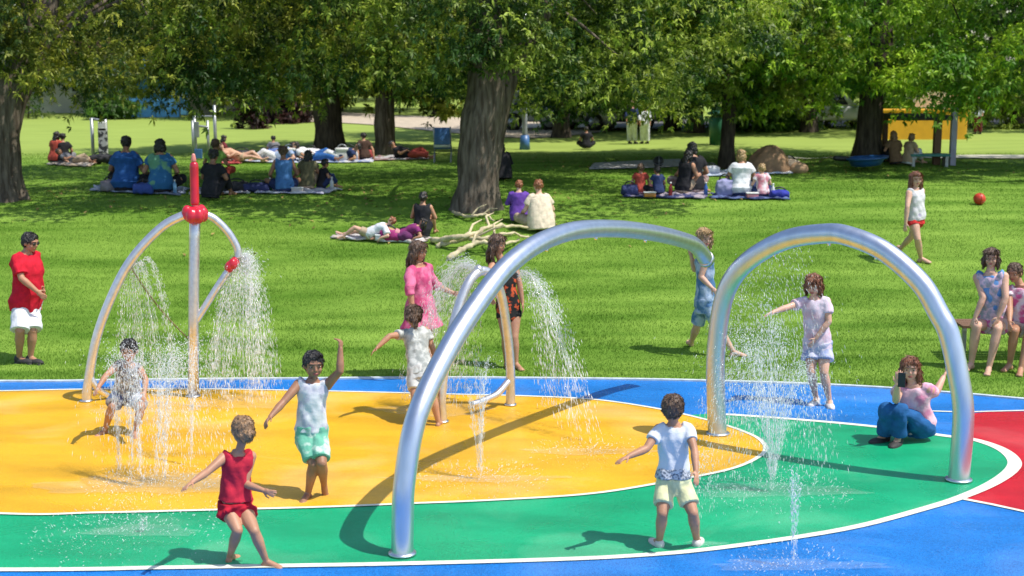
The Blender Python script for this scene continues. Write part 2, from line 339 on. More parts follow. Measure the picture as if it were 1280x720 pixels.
def tree(name, label, base, trunk_pts, trunk_r, crown_args, leafmat, bark=None, group=None, cat='tree', extra=None, limbs=9, seg=16):
    base = np.array(base); t = thing(name, label, cat, base, group); mb = MB(); bark = bark or M_BARK
    tp = spline([base + np.array(p) for p in trunk_pts], 7); rr = np.interp(np.linspace(0, 1, len(tp)), np.linspace(0, 1, len(trunk_r)), trunk_r)
    def rough(P, r, sg):
        m0 = MB().tube(P, r, sg); V = m0.V[0]; nr = len(P)
        for i in range(nr):
            for j in range(sg):
                a = 2*math.pi*j/sg; q = V[i*sg + j]; dlt = q - P[i]
                fl = .10*math.sin(a*5 + i*.25) + .05*math.sin(a*9 + i*.7) + .16*max(0, 1 - i/4)*math.sin(a*4 + 1)
                V[i*sg + j] = P[i] + dlt*(1 + fl)
        mb.add(V, m0.F)
    rough(tp, rr, seg)
    me, cc = crown_mesh('crown', **crown_args); g = random.Random(crown_args['seed']); top = tp[-1]; idx = list(range(len(cc))); g.shuffle(idx)
    for e in (extra or []): rough(spline([base + np.array(p) for p in e[0]], 6), np.linspace(e[1], e[2], (len(e[0]) - 1)*6 + 1), 12)
    for i in idx[:limbs]:
        s0 = tp[int(len(tp)*g.uniform(.72, .98))]; e = s0 + (cc[i] - s0)*.72; mid = (s0 + e)/2 + np.array([0, 0, .35])
        mb.tube(spline([s0, mid, e], 5), np.linspace(trunk_r[-1]*.5, .015, 11), 7)
    part(mb, 'trunk', bark, t)
    o = link('crown', me, leafmat, smooth=False); o.parent = t; o.matrix_parent_inverse = Matrix.Translation(-BASES[t.name]); return t
def ca(c, Rx, Ry, z0, z1, n, ros, per, ln, seed, **k): return dict(c=c, Rx=Rx, Ry=Ry, z0=z0, z1=z1, nclump=n, ros=ros, per=per, ln=ln, seed=seed, **k)
NEAR = dict(ros=66, per=8, ln=.108, cr=.82, hole=.2)
b2 = at(597, 262)
tree('shade_tree', 'big spreading tree with thick two-stemmed grey trunk in the middle of the lawn', b2, [(-.05, 0, -.1), (0, 0, .5), (.03, 0, 1.4), (.18, .1, 2.3), (.1, .3, 4.2), (0, .8, 6.5)], [.50, .37, .33, .34, .25, .12],
     ca((b2[0] - .1, b2[1] + 2.9), 5.0, 4.5, 3.1, 9.0, 330, seed=3, more=[b2 + np.array(q) for q in ((-.5, -1.1, 2.9), (.1, -1.3, 3.0), (.6, -1.0, 2.7), (.3, -1.2, 3.6), (-.3, -1.3, 3.7), (.9, -1.2, 3.4), (-1.0, -1.2, 3.2), (-.9, -.6, 2.3), (-1.3, -.9, 2.6), (1.2, -.8, 2.9), (.1, -1.4, 4.3), (.8, -1.3, 4.2))], **NEAR), L_MID, extra=[([(.15, .25, .6), (.35, .35, 1.5), (.65, .4, 2.5), (1.5, .6, 4)], .2, .12)], limbs=16)
b1 = at(8, 250)
tree('shade_tree', 'leaning tree with furrowed trunk at the left edge of the lawn', b1, [(0, 0, -.1), (-.02, 0, .5), (.02, 0, 1.3), (.2, .1, 2.1), (.7, .3, 3.2), (1.2, .8, 6)], [.42, .33, .31, .33, .26, .12],
     ca((b1[0] + .6, b1[1] + 2.4), 6.0, 4.4, 3.45, 9.2, 370, seed=11, more=[b1 + np.array(q) for q in ((-.2, -1.1, 2.7), (.4, -1.2, 2.9), (.9, -1.0, 2.6), (0, -1.2, 3.5), (.8, -1.2, 3.5), (1.5, -1.2, 3.2), (1.4, -1.3, 4.0), (.3, -1.2, 4.2), (2.2, -1.2, 3.6))], **NEAR), L_OLIVE, limbs=16)
b5 = at(1084, 203)
tree('shade_tree', 'bright green tree with dark trunk rising from a bare mound beside a blue tub', b5, [(0, 0, -.2), (0, 0, .6), (.05, 0, 1.6), (.2, 0, 2.6), (.3, .3, 5), (.3, .5, 7)], [.42, .31, .29, .30, .2, .1],
     ca((b5[0] - 1.1, b5[1] + .8), 5.6, 4.8, 2.9, 9.6, 370, seed=23, ros=58, per=8, ln=.135, cr=.85, hole=.2, more=[b5 + np.array(q) for q in ((-.9, -1.1, 2.0), (-.2, -1.3, 2.2), (.5, -1.2, 2.1), (1.2, -1.0, 2.3), (.1, -1.4, 2.9), (.9, -1.3, 2.9), (-.7, -1.3, 2.9), (.3, -1.5, 3.7), (1.6, -1.2, 2.7), (-1.6, -1.2, 2.4))]), L_BRIGHT, M_BARKD, limbs=16)
b6 = at(908, 211)
tree('shade_tree', 'slim dark trunked tree beside the green litter bin', b6, [(0, 0, -.1), (0, 0, .6), (.02, 0, 1.5), (-.1, .2, 3), (-.3, .6, 6)], [.22, .17, .16, .13, .06],
     ca((b6[0] - 1.3, b6[1] + 1.8), 4.0, 3.4, 2.95, 8.2, 260, seed=31, ros=52, cr=.75, per=8, ln=.135), L_MID, M_BARKD, limbs=18)
b3 = at(411, 191)
tree('shade_tree', 'straight dark trunked tree behind the long row of picnic blankets', b3, [(0, 0, -.1), (0, 0, .7), (-.03, 0, 1.6), (0, .1, 3), (.2, .3, 6)], [.5, .37, .35, .3, .12],
     ca((b3[0] - .2, b3[1] + 1.0), 4.0, 3.0, 3.15, 7.6, 330, seed=41, ros=18, per=8, ln=.20), L_OLIVE, M_BARKD, limbs=20)
b4 = at(481, 193)
tree('shade_tree', 'short sunlit trunk with low leaves right of the dark trunked tree', b4, [(0, 0, -.1), (0, 0, .5), (.02, 0, 1.2), (.1, .2, 2.6), (.2, .4, 5)], [.31, .27, .26, .2, .08],
     ca((b4[0] + .8, b4[1] + 1.5), 2.6, 2.2, 2.75, 6.4, 210, seed=47, ros=18, per=8, ln=.20), L_OLIVE, limbs=14)
# farther trees, each one a tree of its own
FAR = [(-15, 66, 'olive leaved tree far left behind the exercise frames', L_OLIVE, 5.5, 2.3), (-8.5, 70, 'olive tree behind the blue tent', L_OLIVE, 5.0, 2.9), (-24, 68, 'dark tree at the far left edge', L_DARK, 7, 1.5),
       (868, 166, 'broad dark trunked tree left of the litter bin far back', L_MID, 4.6, 2.5), (838, 163, 'thin dark trunk among white clothes far back', L_DARK, 3.6, 2.8), (700, 172, 'leafy tree in front of the parked cars', L_MID, 4.4, 3.1),
       (1272, 160, 'dark green tree with pale trunk at the right edge', L_DARK, 5.6, 2.4), (1010, 165, 'green tree left of the yellow wall', L_BRIGHT, 4.6, 1.9), (548, 143, 'olive tree beyond the sandy path', L_OLIVE, 5.4, 3.2),
       (310, 146, 'dark tree above the purple shrub', L_DARK, 4.8, 3.2), (17.5, 33, 'dark tree outside the right edge of the lawn', L_DARK, 5.5, 2.4)]
for i, (a, b, lab, lm, rad, z0) in enumerate(FAR):
    bb = at(a, b) if b > 100 else np.array([a, b, G(a, b)])
    tree('park_tree', lab, bb, [(0, 0, -.1), (.03, 0, .6), (0, .1, 1.8), (.1, .2, 3.5), (0, .3, 7)], [.36, .26, .24, .2, .08], ca((bb[0], bb[1] + .6), rad, rad*.85, z0 + bb[2] - .8, 11, 330, 13, 7, .27, 60 + i, cr=.7),
         lm, M_BARK if 'pale' in lab else M_BARKD, 'trees at the back of the park', limbs=9, seg=10)
back_c, _ = crown_mesh('crown', (0, 0), 6.2, 4.6, .6, 14, 330, 12, 6, .42, 99, cr=1.05)
for i in range(13):                                     # the wood that closes the view
    x = -57 + i*9.6 + random.uniform(-2, 2); y = 90 + random.uniform(-5, 8); kind = [L_DARK, L_MID, L_OLIVE][i % 3]
    t = thing('woodland_tree', ['dark tall tree in the wood behind the park', 'mid green tall tree in the wood behind the park', 'olive tall tree in the wood behind the park'][i % 3], 'tree', (x, y, 1.0), 'wood closing the view')
    mb = MB().tube([(x, y, .9), (x, y, 5), (x + .3, y, 10)], [.35, .26, .12], 9); part(mb, 'trunk', M_BARKD, t)
    o = bpy.data.objects.new('crown', back_c if i < 1 else back_c.copy()); C.objects.link(o); o.data.materials.clear(); o.data.materials.append(kind); o.parent = t; o.rotation_euler.z = i*1.3; o.scale = (1, 1, 1 + .12*math.sin(i*2))
def bush(name, label, base, r, h, m, n=60, ln=.16, seed=1, cat='shrub'):
    t = thing(name, label, cat, base); me, cc = crown_mesh('foliage', (base[0], base[1]), r, r*.8, base[2] + .05, base[2] + h, n, 12, 7, ln, seed, cr=.3*max(r, .5), inner=.4)
    o = link('foliage', me, m, smooth=False); o.parent = t; o.matrix_parent_inverse = Matrix.Translation(-BASES[t.name])
    for k in range(5): a = k*1.3; part(MB().tube([base, base + np.array([r*.3*math.cos(a), r*.3*math.sin(a), h*.5])], [.03, .015], 6), 'stem', M_BARKD, t)
    return t
bush('shrub', 'dark purple leaved shrub beside the sandy path', at(352, 154), 1.1, 1.4, L_PURP, 90, .2, 5)
bush('shrub', 'round almost black shrub left of the purple shrub', at(316, 161), .55, 1.1, L_PURP, 60, .16, 6)
bush('shrub', 'pale green clipped shrub beside the blue tent', at(140, 149), .9, 1.0, L_BUSH, 70, .18, 7)
bush('shrub', 'low green shrub under the yellow wall', at(955, 163), 1.6, 1.2, L_BUSH, 70, .2, 8)
bush('shrub', 'leafy low shrub left of the yellow wall', at(1010, 160), 1.3, 1.3, L_MID, 70, .2, 9)
bush('shrub', 'bushy green plant far back among the parked cars', at(735, 152), 2.2, 1.6, L_BRIGHT, 90, .2, 12)
bush('shrub', 'green shrub behind the person in white at the right', at(1262, 160), 1.4, 1.3, L_MID, 60, .2, 10)
def hedge(label, u0, u1, v, h, m, seed):
    a, b = at(u0, v), at(u1, v); L_ = abs(b[0] - a[0]); c = (a + b)/2
    t = thing('hedge', label, 'hedge', c); g = np.random.default_rng(seed); nn = int(L_*5)
    cc = np.stack([a[0] + (b[0] - a[0])*g.random(nn), c[1] + g.normal(0, .4, nn), c[2] + .1 + h*g.random(nn)], 1); q = g.normal(0, .35, (nn, 60, 3)); P = (cc[:, None] + q).reshape(-1, 3)
    O = q.reshape(-1, 3); O /= np.linalg.norm(O, axis=1)[:, None]; D = O + g.normal(0, .6, O.shape); D /= np.linalg.norm(D, axis=1)[:, None]
    V = leaves(P, D, O + np.array([0, 0, .6]), np.full(len(P), .24), np.full(len(P), .05)); P[:, 2] = np.maximum(P[:, 2], c[2])
    o = link('foliage', big('foliage', V, np.arange(len(V)).reshape(-1, 4), 4), m, smooth=False); o.parent = t; o.matrix_parent_inverse = Matrix.Translation(-BASES[t.name])
    for k in range(int(L_/1.5)): x = a[0] + (b[0] - a[0])*(k + .5)/int(L_/1.5); part(MB().tube([(x, c[1], c[2] - .05), (x + .1, c[1], c[2] + h*.7)], [.04, .02], 6), 'stem', M_BARKD, t)
hedge('low dark hedge in front of the cream pavilion', -40, 60, 148, 1.2, L_DARK, 71)
hedge('dark hedge behind the parked cars', 560, 900, 141, 2.2, L_MID, 72)
hedge('hedge along the back right of the park', 960, 1330, 139, 1.8, L_DARK, 73)
# fallen leaves under the trees (uncountable: one object)
N = 1000; k = rng.integers(0, 4, N); cx = np.array([b1[0], b2[0], b5[0], b6[0]])[k]; cy = np.array([b1[1], b2[1], b5[1], b6[1]])[k]; x = cx + rng.normal(-.8, 2.4, N); y = cy + rng.normal(.6, 1.5, N); y = np.maximum(y, 17.5)
P = np.stack([x, y, G(x, y) + .035], 1); D = np.stack([rng.normal(0, 1, N), rng.normal(0, 1, N), rng.normal(0, .15, N)], 1); D /= np.linalg.norm(D, axis=1)[:, None]; V = leaves(P, D, np.tile([.1, 0, 1.0], (N, 1)), .07 + .06*rng.random(N), .018 + .014*rng.random(N))
o = link('fallen_leaves', big('fallen_leaves', V, np.arange(len(V)).reshape(-1, 4), 4), mat('dry_leaves', (.22, .13, .04), .8, scale=3, col2=(.42, .33, .10), island=.4, trans=.15), smooth=False); tag(o, 'dry fallen leaves scattered on the grass under the trees', 'leaves', kind='stuff')

# ------------------------------------------------------------------ water play frames
M_STEEL = mat('brushed_steel', (.60, .64, .71), .37, 1.0, var=.06, scale=14, stretch=(1, 1, .2), bump=.04, bscale=90)
M_TUBE = mat('pale_steel', (.72, .69, .68), .33, .85, var=.08, scale=20, bump=.03)
M_REDP = mat('red_plastic', (.52, .012, .03), .3, var=.15, coat=.3); M_BLKP = mat('black_plastic', (.02, .02, .022), .4)
M_ROPE = mat('rope', (.16, .15, .05), .9, scale=80, bump=.5); M_CHROME = mat('polished_steel', (.8, .8, .82), .15, 1.0)
def flange(mb, p, r, bolts=True):
    mb.tube([p + np.array([0, 0, .024]), p + np.array([0, 0, .038])], [r*1.28, r*1.25], 28)
def bolts(t, p, r, n=6):
    for k in range(n): a = k*6.283/n + .3; q = p + np.array([math.cos(a)*r*1.32, math.sin(a)*r*1.32, .036]); part(MB().tube([q, q + np.array([0, 0, .014])], .012, 6), 'bolt', M_CHROME, t)
def arch(label, f0, px, f1d, rad, end_flange, name='water_arch'):
    P0 = at(*f0); P1 = f1d; P = [P0] + [on_plane(u, v, P0, P1) for u, v in px]
    if end_flange is not None: P.append(at(*end_flange))
    t = thing(name, label, 'water arch', P0, 'steel arches of the splash pad'); pa = spline(P, 10)
    pa = np.array(pa); part(MB().tube(pa, rad, 36, ref=(0, 1, 0)), 'arch_tube', M_STEEL, t)
    mb = MB(); flange(mb, P0, rad); part(mb, 'base_plate', M_STEEL, t)
    if end_flange is not None: mb = MB(); flange(mb, P[-1], rad); part(mb, 'base_plate', M_STEEL, t)
    else:
        d = pa[-1] - pa[-2]; d /= np.linalg.norm(d); part(MB().tube([pa[-1] - d*.02, pa[-1] + d*.05], [rad*1.06, rad*1.06], 30), 'spout_ring', M_STEEL, t)
    for k in (.45, .55, .65, .75):                     # little spray nozzles under the crown of the arch
        q = pa[int(len(pa)*k)]; part(MB().tube([q - np.array([0, 0, rad*.9]), q - np.array([0, 0, rad*1.25])], [.02, .014], 10), 'nozzle', M_CHROME, t)
    return pa
A1e = pt(884, 322, 15.6); A1e[2] = 0
A1 = arch('tall steel arch with one foot on the green ring and a free spout end', (503, 696), [(503.5, 650), (506, 600), (522, 518), (563, 432), (605, 368), (637, 330), (675, 303), (720, 288), (770, 286), (815, 291), (850, 299), (869, 307), (882, 323)], A1e, .083, None)
A2 = arch('steel arch at the right with both feet on the pad, beside the crouching woman', (1198, 603), [(1203, 545), (1204, 512), (1200, 480), (1187, 420), (1173, 391), (1150, 353), (1105, 314), (1060, 295), (1030, 292), (985, 299), (945, 319), (918, 345), (903, 380), (895, 440), (895, 500)], at(897, 545), .092, (897, 545))
# tripod frame
q0 = at(108, 504); q1 = at(242, 498); onp = lambda u, v: on_plane(u, v, q0, q1)
t = thing('spray_tripod', 'three armed spray frame with red hub and upright red sleeve', 'spray frame', q1)
part(MB().tube([q1, onp(242, 400), onp(243, 300), onp(244, 262)], .058, 22), 'pole', M_TUBE, t)
mb = MB(); flange(mb, q1, .062); part(mb, 'base_plate', M_STEEL, t)
lg = spline([q0, onp(110, 480), onp(120, 425), onp(139, 372), onp(164, 325), (onp(200, 286)), onp(228, 270), onp(243, 268)], 8)
part(MB().tube(lg, .05, 20, ref=(0, 1, 0)), 'leg', M_TUBE, t); mb = MB(); flange(mb, q0, .055); part(mb, 'base_plate', M_STEEL, t)
ra = spline([onp(243, 268), onp(264, 271), onp(284, 289), onp(296, 309), onp(298, 322)], 8); part(MB().tube(ra, .042, 18, ref=(0, 1, 0)), 'arm', M_TUBE, t)
ar = spline([onp(292, 330), onp(275, 354), onp(256, 384), onp(243, 404)], 6); part(MB().tube(ar, .04, 16, ref=(0, 1, 0)), 'brace', M_TUBE, t)
q2 = at(138, 500); part(MB().tube(spline([onp(113, 470), onp(122, 486), q2 + np.array([0, 0, .03])], 6), .034, 14), 'brace', M_TUBE, t)
hub = onp(244, 268); mb = MB()
for k in range(7): a = k*6.283/7; mb.ell(hub + np.array([math.cos(a)*.085, math.sin(a)*.085, .02*math.sin(k*2)]), (.06, .06, .085))
mb.ell(hub, (.09, .09, .1)); part(mb, 'hub', M_REDP, t, voxel=.012, sm=2)
mb = MB(); h2 = onp(290, 331); h2b = onp(284, 341)
for k in range(6): a = k*6.283/6; mb.ell(h2 + np.array([math.cos(a)*.035, math.sin(a)*.055, math.cos(a)*.03]), (.05, .05, .065))
part(mb, 'collar', M_REDP, t, voxel=.01, sm=2)
sv = [onp(243.5, 253), onp(243, 230), onp(242.5, 207)]; part(MB().tube(spline(sv, 6), .047, 20, cap='round'), 'sleeve', M_REDP, t)
part(MB().tube([onp(243.7, 262), onp(243.3, 244)], .035, 14), 'sleeve_neck', M_TUBE, t)
top = onp(242, 200); part(MB().tube([top, top + np.array([0, 0, .05])], [.03, .02], 14, cap='round'), 'finial', mat('pink_plastic', (.6, .22, .18), .4), t)
part(MB().tube(spline([onp(163, 333), onp(182, 362), onp(207, 394), onp(240, 428)], 6), .009, 8), 'rope', M_ROPE, t)
# middle spray frame, mostly behind the tall arch
m0 = at(638, 509); m1 = at(553, 530); onm = lambda u, v: on_plane(u, v, m0, m1)
t = thing('spray_hoop', 'slim bent spray hoop with a splayed foot, standing behind the tall arch', 'spray hoop', m0)
mp = spline([m0, onm(638, 460), onm(634, 415), onm(627, 372), onm(616, 345), onm(598, 340), onm(580, 365), onm(562, 425), onm(552, 490), m1], 8)
part(MB().tube(mp, .05, 18, ref=(0, 1, 0)), 'bent_tube', M_TUBE, t)
m2 = at(588, 506); part(MB().tube(spline([onm(636, 476), onm(622, 492), onm(606, 500), onm(590, 506)], 6), .036, 14), 'brace', M_TUBE, t)
for q in (m0, m1): mb = MB(); flange(mb, q, .052); part(mb, 'base_plate', M_STEEL, t)
sp_ = spline([onm(620, 350), onm(634, 341), onm(645, 345)], 5); part(MB().tube(sp_, .034, 14, ref=(0, 1, 0)), 'spout', M_BLKP, t)
part(MB().ell(onm(598, 337), (.05, .05, .05)), 'nozzle', M_TUBE, t)

# ------------------------------------------------------------------ water
M_WAT = mat('water_drops', (.93, .95, .96), .12, var=.02, alpha=.5, spec=.9); M_STREAM = mat('water_stream', (.93, .95, .96), .1, var=.02, alpha=.22, spec=.9)
M_FILM = mat('water_film', (.86, .88, .88), .06, var=.03, alpha=.06, spec=.9, scale=20, bump=.5, bscale=25)
gv = np.array([0, 0, -9.8])
OCT = np.array([[1, 0, 0], [-1, 0, 0], [0, 1, 0], [0, -1, 0], [0, 0, 1.0], [0, 0, -1]]); OF = np.array([[0, 2, 4], [2, 1, 4], [1, 3, 4], [3, 0, 4], [2, 0, 5], [1, 2, 5], [3, 1, 5], [0, 3, 5]])
def drops(P, Vl, r, el):
    n = len(P); T = Vl/(np.linalg.norm(Vl, axis=1)[:, None] + 1e-6); u = np.cross(T, np.array([.3, .9, .1])); u /= np.linalg.norm(u, axis=1)[:, None] + 1e-9; w_ = np.cross(T, u)
    V = P[:, None] + OCT[None, :, :1]*u[:, None]*r[:, None, None] + OCT[None, :, 1:2]*w_[:, None]*r[:, None, None] + OCT[None, :, 2:]*T[:, None]*(r*el)[:, None, None]
    return V.reshape(-1, 3), (OF[None] + 6*np.arange(n)[:, None, None]).reshape(-1, 3)
def ballistic(o, v, t0, t1, n, spread, so=.02, clump=0):
    """n drops leaving o with velocity v +- spread, each seen at a random time of its flight"""
    o = np.asarray(o, float); v = np.asarray(v, float); n = int(n*3.3)
    O = o + rng.normal(0, so, (n, 3)); V0 = v + rng.normal(0, 1, (n, 3))*np.asarray(spread)
    if clump:                                           # drops travel in strands
        k = rng.integers(0, clump, n); SV = v + rng.normal(0, 1, (clump, 3))*np.asarray(spread); V0 = SV[k] + rng.normal(0, .035, (n, 3))
    t = (t0 + (t1 - t0)*rng.random(n)**.9)[:, None]; P = O + V0*t + .5*gv*t*t; Vt = V0 + gv*t; k = P[:, 2] > G(P[:, 0], P[:, 1]) + .03
    return P[k], Vt[k]
def aim(o, target, T): o, q = np.asarray(o), np.asarray(target); return (q - o - .5*gv*T*T)/T
def water(name, label, cat, base, group, emit, streams=(), films=(), rad=.0027, el=9):
    t = thing(name, label, cat, base, group); Pn = [e[0] for e in emit]; Vn = [e[1] for e in emit]
    if emit:
        P = np.vstack(Pn); Vv = np.vstack(Vn); r = rad*(.5 + 1.0*rng.random(len(P))**2); V, F = drops(P, Vv, r, 1 + (el - 1)*np.clip(np.linalg.norm(Vv, axis=1)/4, .2, 1.5))
        o = link('droplets', big('droplets', V, F, 3), M_WAT); o.parent = t; o.matrix_parent_inverse = Matrix.Translation(-BASES[t.name]); o['kind'] = 'stuff'
    streams = [(np.asarray(s_[0]) + rng.normal(0, .012, 3), np.asarray(s_[1])*(1 + rng.normal(0, .035, 3)) + rng.normal(0, .06, 3), s_[2] + (s_[3] - s_[2])*rng.uniform(0, .3), s_[3]*rng.uniform(.75, 1), s_[4]*.55) for s_ in streams for _ in range(5)]
    for (o0, v0, T0, T1, rr) in streams:
        tt = np.linspace(T0, T1, 26)[:, None]; P = np.asarray(o0) + np.asarray(v0)*tt + .5*gv*tt*tt + rng.normal(0, .006, (26, 3)); P = P[P[:, 2] > G(P[:, 0], P[:, 1]) + .02]
        if len(P) > 3: part(MB().tube(P, rr*np.clip(rng.normal(.55, .5, len(P)), .12, 1.6), 7), 'stream', M_STREAM, t)
    for (c, rx, ry) in films:
        n = 40; a = np.linspace(0, 6.283, n, endpoint=False); k = 1 + .16*np.sin(a*3 + c[0]) + .1*np.sin(a*7 + c[1]*3) + .06*np.sin(a*13); mb = MB()
        rr_ = [np.stack([c[0] + rx*k*s_*np.cos(a), c[1] + ry*k*s_*np.sin(a), np.full(n, zz)], 1) for s_, zz in ((1, .0305), (.99, .0335), (.5, .0345), (.04, .0345))]
        part(mb.rings(rr_), 'splash_film', M_FILM, t)
    return t
def splash(c, n, vr, vz, T=.5):                          # low skirt of fine drops thrown up where water lands
    n = int(n*1.7); a = rng.random(n)*6.283; q = rng.random(n)**.8; r = vr*.62*q; z = .035 + rng.exponential(1, n)*vz*.05*(1.1 - q); P = np.asarray(c) + np.stack([np.cos(a)*r, np.sin(a)*r, z], 1)
    return P, np.stack([np.cos(a)*1.2, np.sin(a)*1.2, rng.normal(.5, .8, n)], 1)
GRP = 'water sprays of the splash pad'
o = onp(304, 323) + np.array([0, .09, 0]); e = []
for (u, v_, n_, T) in [(318, 500, 900, .62), (335, 495, 420, .62), (300, 505, 700, .6), (285, 500, 420, .6), (262, 500, 320, .6)]:
    e.append(ballistic(o, aim(o, at(u, v_), T), 0.02, T, n_, (.22, .28, .25), .03, 9))
e.append(ballistic(o, (.25, -.1, .5), .0, .25, 260, (.45, .4, .35), .03))
water('water_spray', 'dense shower falling from the red collar on the arm of the spray tripod', 'water spray', at(300, 500), GRP, e, [(o, aim(o, at(u, 500), .6), .03, .6, .009) for u in (322, 300, 268, 311)], [(at(300, 506), .5, .3)])
e = []
for u, v_, tu, n_ in [(164, 335, 152, 150), (168, 333, 168, 220), (172, 331, 186, 220), (175, 330, 202, 230), (180, 326, 222, 260)]:
    o = onp(u, v_); e.append(ballistic(o, aim(o, at(tu, 500), .62), .02, .62, n_, (.07, .1, .08), .015, 5))
water('water_spray', 'thin falling shower from the left leg of the spray tripod onto the wet boy', 'water spray', at(185, 505), GRP, e, [(onp(170, 332), aim(onp(170, 332), at(u, 503), .62), 0, .62, .006) for u in (160, 178, 205)], [(at(185, 512), .55, .3)])
# ground jets at the left
j = at(190, 609); e = []; st = []
for u, v_, vx, n_ in [(150, 605, -.15, 150), (165, 610, -.1, 180), (176, 611, -.12, 180), (196, 608, .12, 240), (204, 606, .2, 240), (238, 585, .05, 160)]:
    c = at(u, v_); V0 = np.array([vx, .5, 4.6]); e.append(ballistic(c, V0, .02, .62, n_, (.1, .12, .15), .012)); e.append(ballistic(c + V0*.47 + .5*gv*.22, (.2, .1, .3), 0, .45, int(n_*1.3), (.45, .3, .5), .1)); st += [(c, V0, .0, .46, .009), (c + np.array([.01, 0, 0]), V0*np.array([1.15, 1, .97]), .0, .3, .005)]
e.append(splash(j, 520, .95, .9))
water('water_jet', 'cluster of ground jets shooting up from the yellow rubber near the left', 'water jet', j, GRP, e, st, [(j, .95, .30), (at(230, 606), .6, .22)])
c = at(180, 668); water('water_splash', 'low splash of thrown drops on the green rubber at the left front', 'splash', c, GRP, [splash(c, 420, 1.5, .55, .35), splash(at(120, 660), 120, .8, .4)], [(at(178, 668), (0, 0.1, 1.6), 0, .15, .008)], [(c, .42, .14)])
# sprays of the middle frame
o = onm(594, 336); e = []
for (u, v_, n_, T) in [(552, 500, 520, .62), (535, 505, 520, .64), (520, 505, 420, .66), (505, 500, 300, .66), (575, 505, 320, .6)]:
    e.append(ballistic(o, aim(o, at(u, v_), T), .03, T, n_, (.2, .3, .22), .03, 8))
water('water_spray', 'fan of drops spraying left from the bent frame over the bending child', 'water spray', at(540, 510), GRP, e, [(o, aim(o, at(u, 502), .64), .03, .64, .006) for u in (545, 528, 512)], [(at(545, 516), .6, .25)])
o = onm(646, 345); e = []
for (u, v_, n_, T) in [(734, 560, 330, .68), (715, 540, 260, .66), (700, 525, 200, .62), (680, 515, 150, .6)]:
    e.append(ballistic(o, aim(o, at(u, v_), T), .02, T, n_, (.1, .14, .14), .02, 5))
c = at(736, 568); e.append(splash(c, 260, 1.0, .6, .35))
water('water_spray', 'curved spray falling to the right from the black spout of the bent frame', 'water spray', c, GRP, e, [(o, aim(o, at(u, v_), .67), .02, .67, .008) for u, v_ in ((735, 562), (726, 556), (705, 528))], [(c, .62, .11)])
c = at(600, 602); e = [splash(c, 420, 1.0, .6, .35)]; st = []
for vx, vy, vz in [(-.35, .3, 4.2), (-.05, .3, 4.6), (.22, .4, 4.5), (.1, .2, 4.2)]:
    e.append(ballistic(c, (vx, vy, vz), .02, .5, 60, (.08, .1, .12), .01)); st.append((c, (vx, vy, vz), 0, .42, .007))
water('water_jet', 'thin ground jets rising from the yellow rubber behind the tall arch', 'water jet', c, GRP, e, st, [(c, .75, .1)])
# fan jet inside the right arch
c = at(965, 617); e = [splash(c, 500, 1.1, .7, .4)]; st = []
for k in range(13):
    vx = -.62 + 1.15*k/12 + rng.normal(0, .05); vz = 4.9 + rng.normal(0, .45); vy = rng.normal(.2, .25)
    e.append(ballistic(c, (vx*1.25, vy, vz), .03, .66, 75, (.05, .06, .12), .012)); e.append(ballistic(c + np.array([vx, vy, vz])*.42 + .5*gv*.176, (vx*1.2, vy, .4), 0, .5, 70, (.25, .2, .35), .05))
    if k % 2 == 0: st.append((c, (vx*.8, vy, vz), 0, .32, .006))
water('water_jet', 'fan shaped ground jet bursting from the green rubber under the right arch', 'water jet', c, GRP, e, st, [(c, .7, .2)])
c = at(992, 711); e = [splash(c, 200, .8, .8, .4)]
for k in range(3): e.append(ballistic(c, (rng.normal(0, .1), .15, 3.6), .02, .37, 34, (.07, .08, .2), .01))
water('water_jet', 'narrow upright jet splashing on the blue rubber at the front', 'water jet', c, GRP, e, [(c, (.02, .15, 3.6), 0, .35, .008)], [(c, .62, .12)])
e = []
for k in range(14):
    q = A2[int(len(A2)*(.62 + .022*k))]; e.append(ballistic(q, (rng.normal(.55, .25), .5, rng.normal(.4, .3)), 0, .75, 105, (.4, .3, .3), .03))
e.append(ballistic(at(940, 500), (.2, .1, 2.6), .05, .5, 260, (.8, .5, .5), .25))
e.append(splash(at(955, 512), 300, 1.2, 1.0))
water('water_spray', 'drifting cloud of drops in front of the girl in the pale pink top', 'water spray', at(950, 510), GRP, e, rad=.0026)
c = at(877, 650); water('water_splash', 'little burst of drops beside the right leg of the boy in the white shirt', 'splash', c, GRP, [ballistic(c + np.array([0, 0, .5]), (0, 0, .3), 0, .35, 120, (.2, .15, .6), .05)], [], [(at(880, 684), .16, .05)], rad=.0026)

